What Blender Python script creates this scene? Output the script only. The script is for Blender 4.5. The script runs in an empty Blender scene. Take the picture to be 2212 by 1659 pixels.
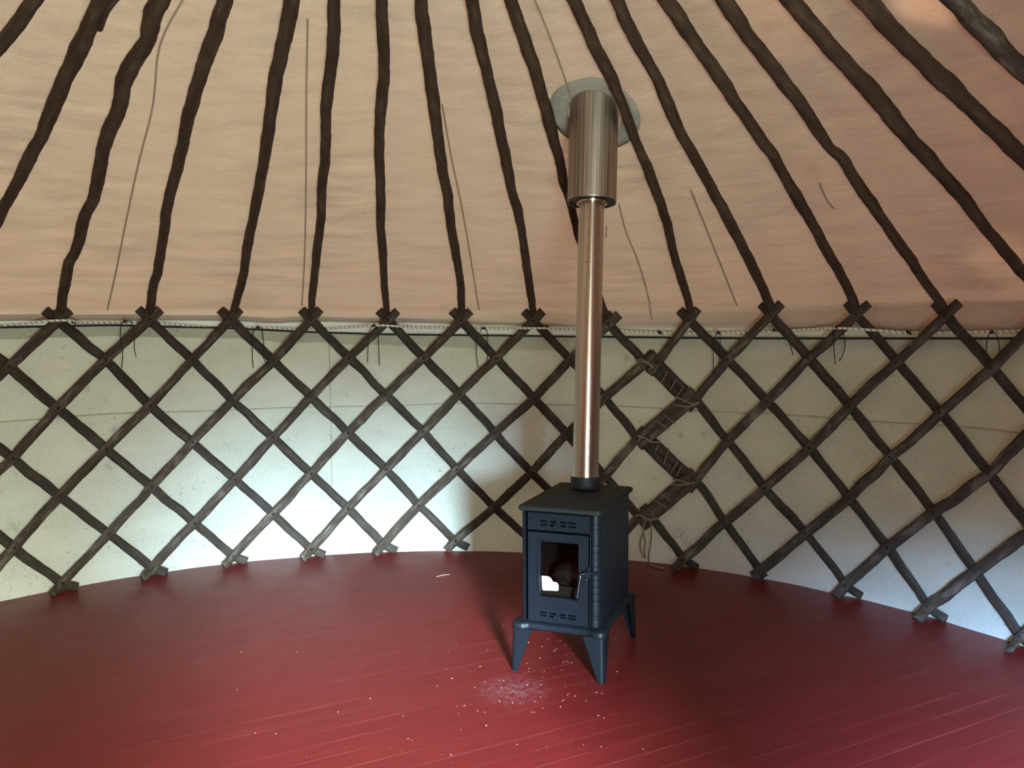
import bpy, bmesh, math, random
from math import sin, cos, pi, radians
from mathutils import Vector, Matrix

random.seed(7)
scene = bpy.context.scene
COL = scene.collection

# ------------------------------------------------------------------ camera
IMG_W, IMG_H = 2212, 1659
SC = 3.0                                    # lattice radius at the floor, metres
FPX = 1879.26
CAM = Vector((0.104914, -0.825595, 0.474933)) * SC
YAW, PITCH, ROLL = 0.0507037, -0.0650425, -0.0035835
DTH, TH0 = 0.15473, -0.683462               # spacing and start of the lattice peaks round the yurt
ZTOP, ZBOT = 0.490406 * SC, 0.0161728 * SC  # first and last row of lattice crossings


def cam_axes():
    f = Vector((sin(YAW) * cos(PITCH), cos(YAW) * cos(PITCH), sin(PITCH)))
    r = Vector((cos(YAW), -sin(YAW), 0))
    u = r.cross(f)
    return cos(ROLL) * r + sin(ROLL) * u, -sin(ROLL) * r + cos(ROLL) * u, f


RX, UX, FX = cam_axes()
cd = bpy.data.cameras.new('camera')
cam = bpy.data.objects.new('camera', cd)
COL.objects.link(cam)
m = Matrix((RX, UX, -FX)).transposed().to_4x4()
m.translation = CAM
cam.matrix_world = m
cd.sensor_width = 36.0
cd.lens = FPX / IMG_W * 36.0
cd.clip_start = 0.05
scene.camera = cam

POLE_TRACE = {
    -2: [(74.7, 0.0, 38.0), (29.1, 63.3, 38.0), (0.0, 100.0, 35.4), (-30.4, 139.2, 35.4)],
    -1: [(220.3, 0.0, 39.2), (206.3, 25.3, 38.0), (195.4, 50.6, 36.7), (185.6, 75.9, 38.0), (172.9, 101.3, 41.8), (161.3, 126.6, 40.5), (148.9, 151.9, 36.7), (126.6, 202.5, 35.4), (106.3, 253.2, 32.9), (84.8, 303.8, 30.9), (63.8, 340.0, 30.9), (40.5, 390.6, 27.8), (14.4, 436.2, 26.6), (-11.4, 486.8, 26.6)],
    0: [(345.6, 0.0, 41.8), (330.4, 32.9, 41.8), (323.5, 63.3, 39.2), (319.5, 86.1, 38.0), (306.8, 106.3, 40.5), (293.7, 126.6, 40.5), (277.2, 151.9, 39.2), (267.8, 177.2, 36.2), (261.3, 215.2, 34.2), (255.2, 240.5, 33.4), (243.8, 265.8, 32.9), (227.8, 303.8, 30.4), (220.3, 340.0, 29.1), (213.2, 378.0, 27.8), (207.6, 408.4, 25.8), (202.0, 428.6, 27.8), (188.6, 456.5, 26.6), (179.2, 479.2, 25.3), (171.6, 517.2, 24.1), (164.1, 540.0, 24.8), (149.4, 567.8, 22.8), (141.8, 605.8, 22.3), (134.7, 643.8, 21.0), (129.6, 674.2, 20.3)],
    1: [(486.1, 0.0, 35.4), (474.7, 38.0, 35.4), (463.8, 75.9, 35.4), (444.8, 126.6, 33.7), (428.4, 177.2, 31.6), (417.7, 215.2, 29.9), (406.3, 253.2, 27.8), (396.7, 303.8, 26.6), (388.4, 340.0, 25.3), (379.0, 378.0, 24.1), (368.4, 415.9, 24.1), (360.0, 453.9, 22.0), (353.9, 504.6, 21.5), (345.6, 555.2, 20.3), (340.5, 588.1, 20.3), (332.2, 613.4, 20.3), (327.3, 643.8, 19.0), (322.8, 675.4, 17.7)],
    2: [(631.0, 0.0, 34.9), (621.6, 50.6, 33.7), (610.8, 101.3, 33.7), (598.9, 151.9, 30.9), (592.3, 189.9, 30.4), (587.2, 227.8, 28.4), (580.4, 278.5, 26.8), (571.3, 340.0, 24.6), (562.7, 390.6, 23.3), (548.1, 466.6, 21.3), (537.2, 517.2, 20.8), (532.9, 542.5, 20.3), (529.6, 567.8, 19.5), (526.1, 593.2, 19.0), (519.5, 618.5, 18.7), (512.7, 643.8, 17.7), (503.3, 675.4, 17.2)],
    3: [(721.6, 0.0, 28.4), (721.4, 50.6, 27.8), (720.6, 88.6, 28.1), (717.1, 126.6, 28.4), (712.5, 164.6, 26.6), (705.9, 215.2, 25.3), (703.9, 253.2, 23.8), (703.7, 303.8, 22.8), (702.4, 340.0, 21.5), (700.4, 365.3, 22.3), (696.3, 390.6, 21.8), (694.6, 415.9, 20.3), (694.3, 453.9, 19.2), (691.5, 491.9, 19.5), (685.9, 529.9, 18.7), (682.2, 567.8, 18.0), (678.4, 605.8, 17.2), (674.1, 643.8, 15.7), (672.3, 675.4, 14.7)],
    4: [(823.9, 0.0, 26.8), (825.2, 38.0, 26.3), (828.0, 88.6, 26.8), (830.0, 139.2, 26.1), (828.5, 177.2, 25.8), (823.4, 227.8, 25.3), (821.1, 253.2, 24.1), (819.4, 303.8, 22.3), (819.4, 340.0, 21.5), (821.6, 390.6, 21.8), (822.7, 441.3, 20.3), (822.2, 491.9, 19.2), (825.9, 529.9, 19.2), (828.5, 580.5, 16.7), (830.5, 618.5, 15.7), (833.5, 651.4, 14.7), (835.6, 674.2, 14.2)],
    5: [(909.2, 0.0, 29.6), (912.5, 38.0, 30.4), (919.6, 88.6, 29.6), (927.7, 151.9, 28.6), (936.1, 215.2, 27.8), (943.7, 278.5, 25.8), (952.3, 340.0, 24.1), (957.6, 378.0, 24.1), (966.2, 415.9, 22.8), (970.3, 453.9, 21.3), (974.8, 491.9, 21.3), (981.6, 529.9, 20.3), (988.0, 567.8, 18.2), (994.1, 605.8, 17.2), (996.1, 631.1, 17.0), (996.6, 675.4, 16.7)],
    6: [(1019.6, 0.0, 30.4), (1027.2, 50.6, 29.9), (1038.1, 101.3, 28.4), (1051.3, 151.9, 26.3), (1058.9, 189.9, 25.8), (1069.5, 227.8, 26.3), (1078.6, 278.5, 26.1), (1091.8, 340.0, 24.1), (1101.4, 390.6, 23.3), (1106.3, 415.9, 21.5), (1118.2, 453.9, 21.3), (1125.8, 491.9, 18.7), (1131.6, 529.9, 18.2), (1138.5, 580.5, 18.7), (1142.3, 605.8, 18.5), (1147.6, 643.8, 16.7), (1152.7, 676.7, 15.2)],
    7: [(1103.3, 0.0, 28.4), (1120.3, 50.6, 31.6), (1138.0, 101.3, 31.6), (1155.7, 151.9, 27.8), (1169.6, 202.5, 27.8), (1184.1, 253.2, 28.4), (1196.2, 303.8, 24.8), (1207.6, 340.0, 22.8), (1217.0, 390.6, 21.5), (1229.6, 428.6, 19.0), (1239.2, 466.6, 18.2), (1251.9, 517.2, 17.7), (1274.7, 580.5, 17.2), (1293.7, 638.7, 16.7), (1308.1, 676.7, 15.7)],
    8: [(1239.7, 0.0, 30.9), (1257.5, 38.0, 30.9), (1274.2, 75.9, 32.4), (1291.9, 113.9, 31.4), (1312.2, 151.9, 30.4), (1324.8, 177.2, 28.4), (1334.9, 202.5, 25.3), (1345.1, 227.8, 23.3), (1355.2, 253.2, 22.8), (1372.9, 303.8, 21.8), (1389.1, 340.0, 23.3), (1402.5, 372.9, 24.3), (1413.4, 403.3, 22.3), (1427.8, 441.3, 22.3), (1439.7, 479.2, 20.8), (1446.3, 504.6, 19.2), (1453.9, 542.5, 19.2), (1465.1, 580.5, 19.2), (1477.2, 618.5, 19.2), (1484.8, 643.8, 17.7), (1491.1, 671.6, 16.7)],
    9: [(1332.4, 0.0, 30.9), (1348.6, 38.0, 32.9), (1367.6, 75.9, 31.4), (1387.3, 113.9, 29.9), (1410.6, 151.9, 27.3), (1428.4, 189.9, 28.4), (1444.3, 227.8, 28.9), (1465.8, 278.5, 27.3), (1500.5, 340.0, 27.3), (1521.5, 378.0, 25.3), (1541.8, 415.9, 27.3), (1562.8, 453.9, 26.3), (1582.3, 491.9, 26.3), (1608.9, 542.5, 24.8), (1633.7, 593.2, 23.3), (1657.0, 643.8, 20.8), (1663.4, 666.6, 19.2)],
    10: [(1439.2, 0.0, 38.0), (1457.0, 25.3, 39.2), (1482.3, 63.3, 39.2), (1507.6, 101.3, 35.9), (1535.4, 139.2, 35.4), (1561.3, 177.2, 34.2), (1584.8, 215.2, 32.9), (1611.4, 253.2, 30.9), (1645.8, 303.8, 30.4), (1672.3, 340.0, 27.8), (1700.1, 390.6, 25.8), (1722.9, 428.6, 29.1), (1744.4, 466.6, 27.3), (1760.4, 491.9, 24.3), (1779.1, 529.9, 24.3), (1801.4, 567.8, 24.8), (1816.1, 593.2, 23.8), (1829.2, 618.5, 20.8), (1840.6, 643.8, 20.3), (1848.2, 666.6, 19.7)],
    11: [(1565.3, 0.0, 41.0), (1589.9, 38.0, 41.8), (1613.9, 75.9, 40.5), (1644.8, 113.9, 39.2), (1673.5, 151.9, 37.5), (1702.6, 189.9, 38.0), (1731.7, 227.8, 34.2), (1764.7, 278.5, 30.9), (1790.0, 316.5, 32.4), (1817.8, 340.0, 29.9), (1840.6, 378.0, 28.4), (1865.9, 415.9, 29.9), (1883.6, 441.3, 30.9), (1909.7, 479.2, 26.8), (1935.5, 517.2, 27.8), (1963.4, 555.2, 27.3), (1979.8, 580.5, 25.3), (1995.8, 605.8, 24.1), (2014.5, 631.1, 23.8), (2035.5, 659.0, 22.3)],
    12: [(1707.7, 0.0, 45.6), (1749.5, 50.6, 49.4), (1793.8, 101.3, 49.4), (1839.3, 151.9, 45.6), (1876.1, 189.9, 50.6), (1906.4, 227.8, 50.6), (1927.9, 253.2, 48.1), (1946.9, 278.5, 43.0), (1967.9, 303.8, 41.8), (2003.4, 340.0, 44.3), (2034.8, 378.0, 40.5), (2059.6, 403.3, 39.2), (2081.1, 428.6, 34.2), (2109.0, 466.6, 32.9), (2138.6, 504.6, 31.6), (2171.5, 542.5, 31.6), (2201.4, 580.5, 30.4)],
    13: [(1868.5, 0.0, 52.7), (1902.6, 38.0, 54.4), (1937.3, 75.9, 55.7), (1976.1, 113.9, 55.7), (2000.9, 139.2, 55.7), (2041.9, 177.2, 60.8), (2081.1, 215.2, 51.9), (2120.4, 253.2, 51.9), (2160.1, 291.1, 50.6), (2198.1, 329.1, 49.4)],
    14: [(2063.4, 0.0, 58.2), (2097.6, 38.0, 60.3), (2135.5, 75.9, 60.3), (2169.7, 113.9, 57.7), (2207.7, 151.9, 57.0)],
}
NODE_PX = {
    0: {0: (125, 693), 1: (323, 690), 2: (498, 690), 3: (672, 690), 4: (838, 692), 5: (996, 692), 6: (1152, 693), 7: (1315, 700), 8: (1489, 692), 9: (1665, 680), 10: (1850, 680), 11: (2043, 681)},
    1: {-0.5: (19, 792), 0.5: (228, 777), 1.5: (415, 777), 2.5: (591, 779), 3.5: (754, 773), 4.5: (916, 773), 5.5: (1072, 774), 6.5: (1232, 777), 8.5: (1572, 777), 9.5: (1747, 774), 10.5: (1938, 782), 11.5: (2143, 795)},
    2: {0: (124, 881), 1: (324, 876), 2: (502, 866), 3: (672, 857), 4: (834, 853), 5: (992, 851), 6: (1153, 861), 7: (1306, 859), 8: (1488, 863), 9: (1657, 867), 10: (1836, 877), 11: (2032, 892)},
    3: {-0.5: (27, 990), 0.5: (229, 970), 1.5: (415, 955), 2.5: (590, 945), 3.5: (752, 935), 4.5: (915, 932), 5.5: (1070, 936), 6.5: (1224, 937), 7.5: (1390, 947), 8.5: (1572, 952), 9.5: (1749, 967), 10.5: (1924, 987), 11.5: (2137, 1023)},
    4: {0: (129, 1072), 1: (327, 1051), 2: (508, 1036), 3: (672, 1023), 4: (834, 1014), 5: (988, 1014), 6: (1148, 1021), 7: (1307, 1029), 8: (1489, 1038), 9: (1652, 1055), 10: (1834, 1076), 11: (2017, 1106)},
    5: {-0.5: (30, 1184), 0.5: (235, 1153), 1.5: (420, 1130), 2.5: (590, 1110), 3.5: (752, 1098), 4.5: (905, 1092), 5.5: (1068, 1096), 7.5: (1394, 1117), 8.5: (1566, 1128), 9.5: (1741, 1152), 10.5: (1918, 1182), 11.5: (2108, 1235)},
    6: {0: (134, 1259), 1: (329, 1226), 2: (504, 1201), 3: (673, 1186), 4: (829, 1176), 5: (984, 1168), 8: (1477, 1207), 10: (1827, 1263), 11: (2006, 1310), 12: (2206, 1375)},
}


def ray(x, y):
    return FX + RX * ((x - IMG_W / 2) / FPX) - UX * ((y - IMG_H / 2) / FPX)


def march(x, y, inside, t0=1.0, t1=8.0):
    """first point along the line of sight for which inside(P) turns false"""
    d = ray(x, y)
    t, step = t0, 0.02
    while t < t1 and inside(CAM + d * t):
        t += step
    lo, hi = t - step, t
    for _ in range(24):
        mid = (lo + hi) / 2
        if inside(CAM + d * mid):
            lo = mid
        else:
            hi = mid
    return CAM + d * hi, hi


def lat_r(z):
    k = (ZTOP - z) / (ZTOP - ZBOT)
    kk = min(max(k, -0.1), 1.05)
    return SC * (1 + 0.0191915 * (1 - kk) + 0.0014989 * kk * (1 - kk) * 4) - 0.006


def wall_r(z):
    return 3.022 + 0.068 * max(0, min(1.1, z / 1.43))


def on_lattice(x, y, dr=0.0):
    P, _ = march(x, y, lambda p: math.hypot(p.x, p.y) < lat_r(p.z) + dr)
    return P


def on_wall(x, y, dr=0.0):
    P, _ = march(x, y, lambda p: math.hypot(p.x, p.y) < wall_r(p.z) + dr)
    return P


def on_floor(x, y, z=0.0):
    d = ray(x, y)
    t = (z - CAM.z) / d.z
    return CAM + d * t


ROOF = [(0.30, 3.36), (0.45, 3.27), (1.40, 2.70), (1.60, 2.575), (1.95, 2.33), (2.25, 2.12), (2.50, 1.93),
        (2.75, 1.755), (2.98, 1.60), (3.06, 1.50), (3.10, 1.40)]


def zroof(r):
    if r <= ROOF[0][0]:
        return ROOF[0][1]
    for (a, za), (b, zb) in zip(ROOF, ROOF[1:]):
        if r <= b:
            return za + (zb - za) * (r - a) / (b - a)
    return ROOF[-1][1] - (r - ROOF[-1][0]) * 3


def on_roof(x, y, dz=0.0):
    return march(x, y, lambda p: p.z < zroof(math.hypot(p.x, p.y)) + dz, t0=1.5)


def polar(az, r, z):
    return Vector((r * sin(az), r * cos(az), z))


# ------------------------------------------------------------------ materials
def new_mat(name):
    mt = bpy.data.materials.new(name)
    mt.use_nodes = True
    nt = mt.node_tree
    nt.nodes.clear()
    out = nt.nodes.new('ShaderNodeOutputMaterial')
    return mt, nt, out


def nd(nt, typ, **kw):
    n = nt.nodes.new(typ)
    for k, v in kw.items():
        if k.startswith('i_'):
            key = k[2:]
            n.inputs[int(key) if key.isdigit() else key.replace('_', ' ')].default_value = v
        else:
            setattr(n, k, v)
    return n


def ramp(nt, fac, stops):
    r = nd(nt, 'ShaderNodeValToRGB')
    e = r.color_ramp.elements
    e[0].position, e[0].color = stops[0][0], (*stops[0][1], 1)
    e[1].position, e[1].color = stops[-1][0], (*stops[-1][1], 1)
    for p, c in stops[1:-1]:
        q = e.new(p)
        q.color = (*c, 1)
    nt.links.new(fac, r.inputs[0])
    return r.outputs[0]


def mix(nt, fac, a, b, blend='MIX'):
    n = nd(nt, 'ShaderNodeMix', data_type='RGBA', blend_type=blend)
    L = nt.links
    for sock, v in ((n.inputs[0], fac), (n.inputs[6], a), (n.inputs[7], b)):
        if hasattr(v, 'is_linked'):
            L.new(v, sock)
        else:
            sock.default_value = v if isinstance(v, (int, float)) else (*v, 1)
    return n.outputs[2]


def noise(nt, vec, scale, detail=4, rough=0.55, mapping=None):
    L = nt.links
    if mapping:
        mp = nd(nt, 'ShaderNodeMapping')
        mp.inputs['Scale'].default_value = mapping
        L.new(vec, mp.inputs[0])
        vec = mp.outputs[0]
    n = nd(nt, 'ShaderNodeTexNoise')
    n.inputs['Scale'].default_value = scale
    n.inputs['Detail'].default_value = detail
    n.inputs['Roughness'].default_value = rough
    L.new(vec, n.inputs['Vector'])
    return n.outputs[0]


def canvas_mat(name, col, thru, share, kind, spots=()):
    """woven cotton: reflects one colour, lets a warmer one through; weave, creases, faint mildew"""
    mt, nt, out = new_mat(name)
    L = nt.links
    co = nd(nt, 'ShaderNodeTexCoord').outputs['Object']
    uv = nd(nt, 'ShaderNodeUVMap').outputs[0]
    big = noise(nt, co, 1.3, 3)
    fine = noise(nt, co, 90, 3)
    if kind == 'roof':
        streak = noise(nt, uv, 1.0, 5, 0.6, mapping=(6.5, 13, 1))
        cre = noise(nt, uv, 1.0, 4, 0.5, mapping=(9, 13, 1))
    else:
        streak = noise(nt, uv, 1.0, 3, 0.5, mapping=(10, 6, 1))
        cre = noise(nt, uv, 1.0, 3, 0.5, mapping=(14, 5, 1))
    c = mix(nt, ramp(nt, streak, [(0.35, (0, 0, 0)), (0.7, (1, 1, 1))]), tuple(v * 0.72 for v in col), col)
    c = mix(nt, ramp(nt, fine, [(0.3, (0, 0, 0)), (0.75, (1, 1, 1))]), c, tuple(min(1, v * 1.06) for v in col))
    # mildew and splashes
    sp = noise(nt, co, 38, 2, 0.6)
    zone = noise(nt, co, 3.1, 2)
    mul = nd(nt, 'ShaderNodeMath', operation='MULTIPLY')
    L.new(ramp(nt, sp, [(0.61, (0, 0, 0)), (0.72, (1, 1, 1))]), mul.inputs[0])
    L.new(ramp(nt, zone, [(0.47, (0, 0, 0)), (0.68, (1, 1, 1))]), mul.inputs[1])
    mm = nd(nt, 'ShaderNodeMath', operation='MULTIPLY', i_1=0.75 if kind == 'wall' else 0.3)
    L.new(mul.outputs[0], mm.inputs[0])
    c = mix(nt, mm.outputs[0], c, (0.10, 0.095, 0.07))
    for P, rad_, amt, lo in spots:
        vm = nd(nt, 'ShaderNodeVectorMath', operation='DISTANCE')
        L.new(co, vm.inputs[0])
        vm.inputs[1].default_value = P
        m1 = nd(nt, 'ShaderNodeMath', operation='MULTIPLY')
        L.new(ramp(nt, vm.outputs['Value'], [(0.0, (1, 1, 1)), (rad_, (0, 0, 0))]), m1.inputs[0])
        L.new(ramp(nt, noise(nt, co, 45, 4, 0.65), [(lo, (0, 0, 0)), (lo + 0.16, (amt, amt, amt))]), m1.inputs[1])
        c = mix(nt, m1.outputs[0], c, (0.085, 0.08, 0.07))
    df = nd(nt, 'ShaderNodeBsdfDiffuse')
    L.new(c, df.inputs[0])
    tl = nd(nt, 'ShaderNodeBsdfTranslucent')
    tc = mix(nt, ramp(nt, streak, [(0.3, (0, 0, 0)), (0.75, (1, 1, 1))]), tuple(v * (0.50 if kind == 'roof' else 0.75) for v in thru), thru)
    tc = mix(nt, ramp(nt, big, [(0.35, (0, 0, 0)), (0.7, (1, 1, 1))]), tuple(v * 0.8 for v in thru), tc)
    L.new(tc, tl.inputs[0])
    bp = nd(nt, 'ShaderNodeBump')
    bp.inputs['Strength'].default_value = 0.6 if kind == 'roof' else 0.15
    bp.inputs['Distance'].default_value = 0.03
    L.new(cre, bp.inputs['Height'])
    b2 = nd(nt, 'ShaderNodeBump')
    b2.inputs['Strength'].default_value = 0.12
    b2.inputs['Distance'].default_value = 0.003
    L.new(noise(nt, co, 260, 2), b2.inputs['Height'])
    L.new(bp.outputs[0], b2.inputs['Normal'])
    L.new(b2.outputs[0], df.inputs['Normal'])
    ms = nd(nt, 'ShaderNodeMixShader')
    ms.inputs[0].default_value = share
    L.new(df.outputs[0], ms.inputs[1])
    L.new(tl.outputs[0], ms.inputs[2])
    L.new(ms.outputs[0], out.inputs[0])
    return mt


def wood_mat(name, dark, mid, light, lightness, rough=0.75):
    """bark and weathered round wood, streaked along the UV length"""
    mt, nt, out = new_mat(name)
    L = nt.links
    uv = nd(nt, 'ShaderNodeUVMap').outputs[0]
    co = nd(nt, 'ShaderNodeTexCoord').outputs['Object']
    oi = nd(nt, 'ShaderNodeObjectInfo').outputs['Random']
    ad = nd(nt, 'ShaderNodeVectorMath', operation='ADD')
    L.new(uv, ad.inputs[0])
    L.new(oi, ad.inputs[1])
    st = noise(nt, ad.outputs[0], 1.0, 6, 0.65, mapping=(9, 5, 1))
    gr = noise(nt, ad.outputs[0], 1.0, 4, 0.6, mapping=(14, 34, 1))
    pt = noise(nt, co, 5.0, 3, 0.6)
    c = ramp(nt, st, [(0.3, dark), (0.52, mid), (0.75, light)])
    c = mix(nt, ramp(nt, gr, [(0.35, (0, 0, 0)), (0.7, (0.6, 0.6, 0.6))]), c, dark)
    c = mix(nt, ramp(nt, pt, [(0.62 - lightness, (0, 0, 0)), (0.80 - lightness, (0.7, 0.7, 0.7))]), c, light)
    b = nd(nt, 'ShaderNodeBsdfPrincipled')
    L.new(c, b.inputs['Base Color'])
    b.inputs['Roughness'].default_value = rough
    b.inputs['Specular IOR Level'].default_value = 0.3
    bp = nd(nt, 'ShaderNodeBump')
    bp.inputs['Strength'].default_value = 0.5
    bp.inputs['Distance'].default_value = 0.004
    L.new(gr, bp.inputs['Height'])
    L.new(bp.outputs[0], b.inputs['Normal'])
    L.new(b.outputs[0], out.inputs[0])
    return mt


def plain(name, col, rough=0.6, metal=0.0, spec=0.5, grain=0.0, gscale=200, coat=0.0):
    mt, nt, out = new_mat(name)
    L = nt.links
    b = nd(nt, 'ShaderNodeBsdfPrincipled')
    co = nd(nt, 'ShaderNodeTexCoord').outputs['Object']
    n = noise(nt, co, gscale, 3)
    c = mix(nt, ramp(nt, n, [(0.3, (0, 0, 0)), (0.7, (1, 1, 1))]), tuple(v * 0.9 for v in col), tuple(min(1, v * 1.08) for v in col))
    L.new(c, b.inputs['Base Color'])
    b.inputs['Roughness'].default_value = rough
    b.inputs['Metallic'].default_value = metal
    b.inputs['Specular IOR Level'].default_value = spec
    b.inputs['Coat Weight'].default_value = coat
    if grain:
        bp = nd(nt, 'ShaderNodeBump')
        bp.inputs['Strength'].default_value = grain
        bp.inputs['Distance'].default_value = 0.001
        L.new(n, bp.inputs['Height'])
        L.new(bp.outputs[0], b.inputs['Normal'])
    L.new(b.outputs[0], out.inputs[0])
    return mt


def steel_mat(name, col, rough, streak, aniso=0.8, low=0.85):
    mt, nt, out = new_mat(name)
    L = nt.links
    b = nd(nt, 'ShaderNodeBsdfPrincipled')
    uv = nd(nt, 'ShaderNodeUVMap').outputs[0]
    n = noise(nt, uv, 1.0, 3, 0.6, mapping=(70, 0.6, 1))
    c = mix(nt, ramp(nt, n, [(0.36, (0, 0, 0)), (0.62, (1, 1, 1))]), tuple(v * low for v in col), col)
    L.new(c, b.inputs['Base Color'])
    b.inputs['Metallic'].default_value = 1.0
    b.inputs['Roughness'].default_value = rough
    b.inputs['Anisotropic'].default_value = aniso
    b.inputs['Anisotropic Rotation'].default_value = 0.25
    L.new(nd(nt, 'ShaderNodeTangent', direction_type='UV_MAP').outputs[0], b.inputs['Tangent'])
    bp = nd(nt, 'ShaderNodeBump')
    bp.inputs['Strength'].default_value = streak
    bp.inputs['Distance'].default_value = 0.001
    L.new(n, bp.inputs['Height'])
    L.new(bp.outputs[0], b.inputs['Normal'])
    L.new(b.outputs[0], out.inputs[0])
    return mt


def floor_mat():
    mt, nt, out = new_mat('painted_boards')
    L = nt.links
    co = nd(nt, 'ShaderNodeTexCoord').outputs['Object']
    rot = nd(nt, 'ShaderNodeMapping')
    rot.inputs['Rotation'].default_value = (0, 0, radians(-25.5))
    L.new(co, rot.inputs[0])
    sep = nd(nt, 'ShaderNodeSeparateXYZ')
    L.new(rot.outputs[0], sep.inputs[0])
    dv = nd(nt, 'ShaderNodeMath', operation='DIVIDE', i_1=0.098)
    L.new(sep.outputs[1], dv.inputs[0])
    fr = nd(nt, 'ShaderNodeMath', operation='FRACT')
    L.new(dv.outputs[0], fr.inputs[0])
    sub = nd(nt, 'ShaderNodeMath', operation='SUBTRACT', i_1=0.5)
    L.new(fr.outputs[0], sub.inputs[0])
    ab = nd(nt, 'ShaderNodeMath', operation='ABSOLUTE')
    L.new(sub.outputs[0], ab.inputs[0])
    seam = ramp(nt, ab.outputs[0], [(0.470, (0, 0, 0)), (0.492, (1, 1, 1))])
    wear = noise(nt, rot.outputs[0], 1.0, 4, 0.6, mapping=(1.2, 5, 1))
    line = nd(nt, 'ShaderNodeMath', operation='MULTIPLY')
    L.new(seam, line.inputs[0])
    L.new(ramp(nt, wear, [(0.42, (0, 0, 0)), (0.72, (0.22, 0.22, 0.22))]), line.inputs[1])
    streak = noise(nt, rot.outputs[0], 1.0, 5, 0.6, mapping=(1.5, 22, 1))
    c = mix(nt, ramp(nt, streak, [(0.3, (0, 0, 0)), (0.7, (1, 1, 1))]), (0.116, 0.0095, 0.0092), (0.148, 0.0130, 0.0125))
    c = mix(nt, line.outputs[0], c, (0.55, 0.24, 0.20))
    # worn and dusty spot just in front of the stove
    P = on_floor(1108, 1490)
    vm = nd(nt, 'ShaderNodeVectorMath', operation='DISTANCE')
    L.new(co, vm.inputs[0])
    vm.inputs[1].default_value = P
    spot = ramp(nt, vm.outputs['Value'], [(0.0, (1, 1, 1)), (0.17, (0, 0, 0))])
    dn = noise(nt, co, 34, 5, 0.7)
    dm = nd(nt, 'ShaderNodeMath', operation='MULTIPLY')
    L.new(spot, dm.inputs[0])
    L.new(ramp(nt, dn, [(0.42, (0, 0, 0)), (0.80, (0.34, 0.34, 0.34))]), dm.inputs[1])
    c = mix(nt, dm.outputs[0], c, (0.52, 0.40, 0.42))
    fl = noise(nt, co, 120, 3, 0.6)
    fz = noise(nt, co, 2.2, 2)
    fm = nd(nt, 'ShaderNodeMath', operation='MULTIPLY')
    L.new(ramp(nt, fl, [(0.72, (0, 0, 0)), (0.78, (0.8, 0.8, 0.8))]), fm.inputs[0])
    L.new(ramp(nt, fz, [(0.45, (0, 0, 0)), (0.65, (1, 1, 1))]), fm.inputs[1])
    c = mix(nt, fm.outputs[0], c, (0.5, 0.22, 0.18))
    b = nd(nt, 'ShaderNodeBsdfPrincipled')
    L.new(c, b.inputs['Base Color'])
    rn = noise(nt, co, 7, 4)
    mr = nd(nt, 'ShaderNodeMapRange')
    mr.inputs['To Min'].default_value = 0.30
    mr.inputs['To Max'].default_value = 0.46
    L.new(rn, mr.inputs[0])
    L.new(mr.outputs[0], b.inputs['Roughness'])
    b.inputs['Specular IOR Level'].default_value = 0.2
    bp = nd(nt, 'ShaderNodeBump')
    bp.inputs['Strength'].default_value = 0.07
    bp.inputs['Distance'].default_value = 0.002
    inv = nd(nt, 'ShaderNodeMath', operation='SUBTRACT', i_0=1.0)
    L.new(seam, inv.inputs[1])
    L.new(inv.outputs[0], bp.inputs['Height'])
    b2 = nd(nt, 'ShaderNodeBump')
    b2.inputs['Strength'].default_value = 0.10
    b2.inputs['Distance'].default_value = 0.002
    L.new(streak, b2.inputs['Height'])
    L.new(bp.outputs[0], b2.inputs['Normal'])
    L.new(b2.outputs[0], b.inputs['Normal'])
    L.new(b.outputs[0], out.inputs[0])
    return mt


def rope_mat():
    mt, nt, out = new_mat('braid')
    L = nt.links
    uv = nd(nt, 'ShaderNodeUVMap').outputs[0]
    sp = nd(nt, 'ShaderNodeSeparateXYZ')
    L.new(uv, sp.inputs[0])
    a = nd(nt, 'ShaderNodeMath', operation='MULTIPLY', i_1=34.0)
    L.new(sp.outputs[0], a.inputs[0])
    b_ = nd(nt, 'ShaderNodeMath', operation='MULTIPLY', i_1=1.0)
    L.new(sp.outputs[1], b_.inputs[0])
    s = nd(nt, 'ShaderNodeMath', operation='ADD')
    L.new(a.outputs[0], s.inputs[0])
    L.new(b_.outputs[0], s.inputs[1])
    fr = nd(nt, 'ShaderNodeMath', operation='FRACT')
    L.new(s.outputs[0], fr.inputs[0])
    c = ramp(nt, fr.outputs[0], [(0.0, (0.74, 0.73, 0.68)), (0.72, (0.72, 0.71, 0.66)), (0.79, (0.12, 0.11, 0.10)), (0.93, (0.12, 0.11, 0.10)), (1.0, (0.74, 0.73, 0.68))])
    b = nd(nt, 'ShaderNodeBsdfPrincipled')
    L.new(c, b.inputs['Base Color'])
    b.inputs['Roughness'].default_value = 0.8
    L.new(b.outputs[0], out.inputs[0])
    return mt


def glass_mat():
    mt, nt, out = new_mat('stove_glass')
    L = nt.links
    tr = nd(nt, 'ShaderNodeBsdfTransparent')
    tr.inputs[0].default_value = (0.86, 0.83, 0.80, 1)
    gl = nd(nt, 'ShaderNodeBsdfGlossy')
    gl.inputs['Roughness'].default_value = 0.03
    fr = nd(nt, 'ShaderNodeFresnel', i_IOR=1.20)
    ms = nd(nt, 'ShaderNodeMixShader')
    L.new(fr.outputs[0], ms.inputs[0])
    L.new(tr.outputs[0], ms.inputs[1])
    L.new(gl.outputs[0], ms.inputs[2])
    L.new(ms.outputs[0], out.inputs[0])
    return mt


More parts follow.
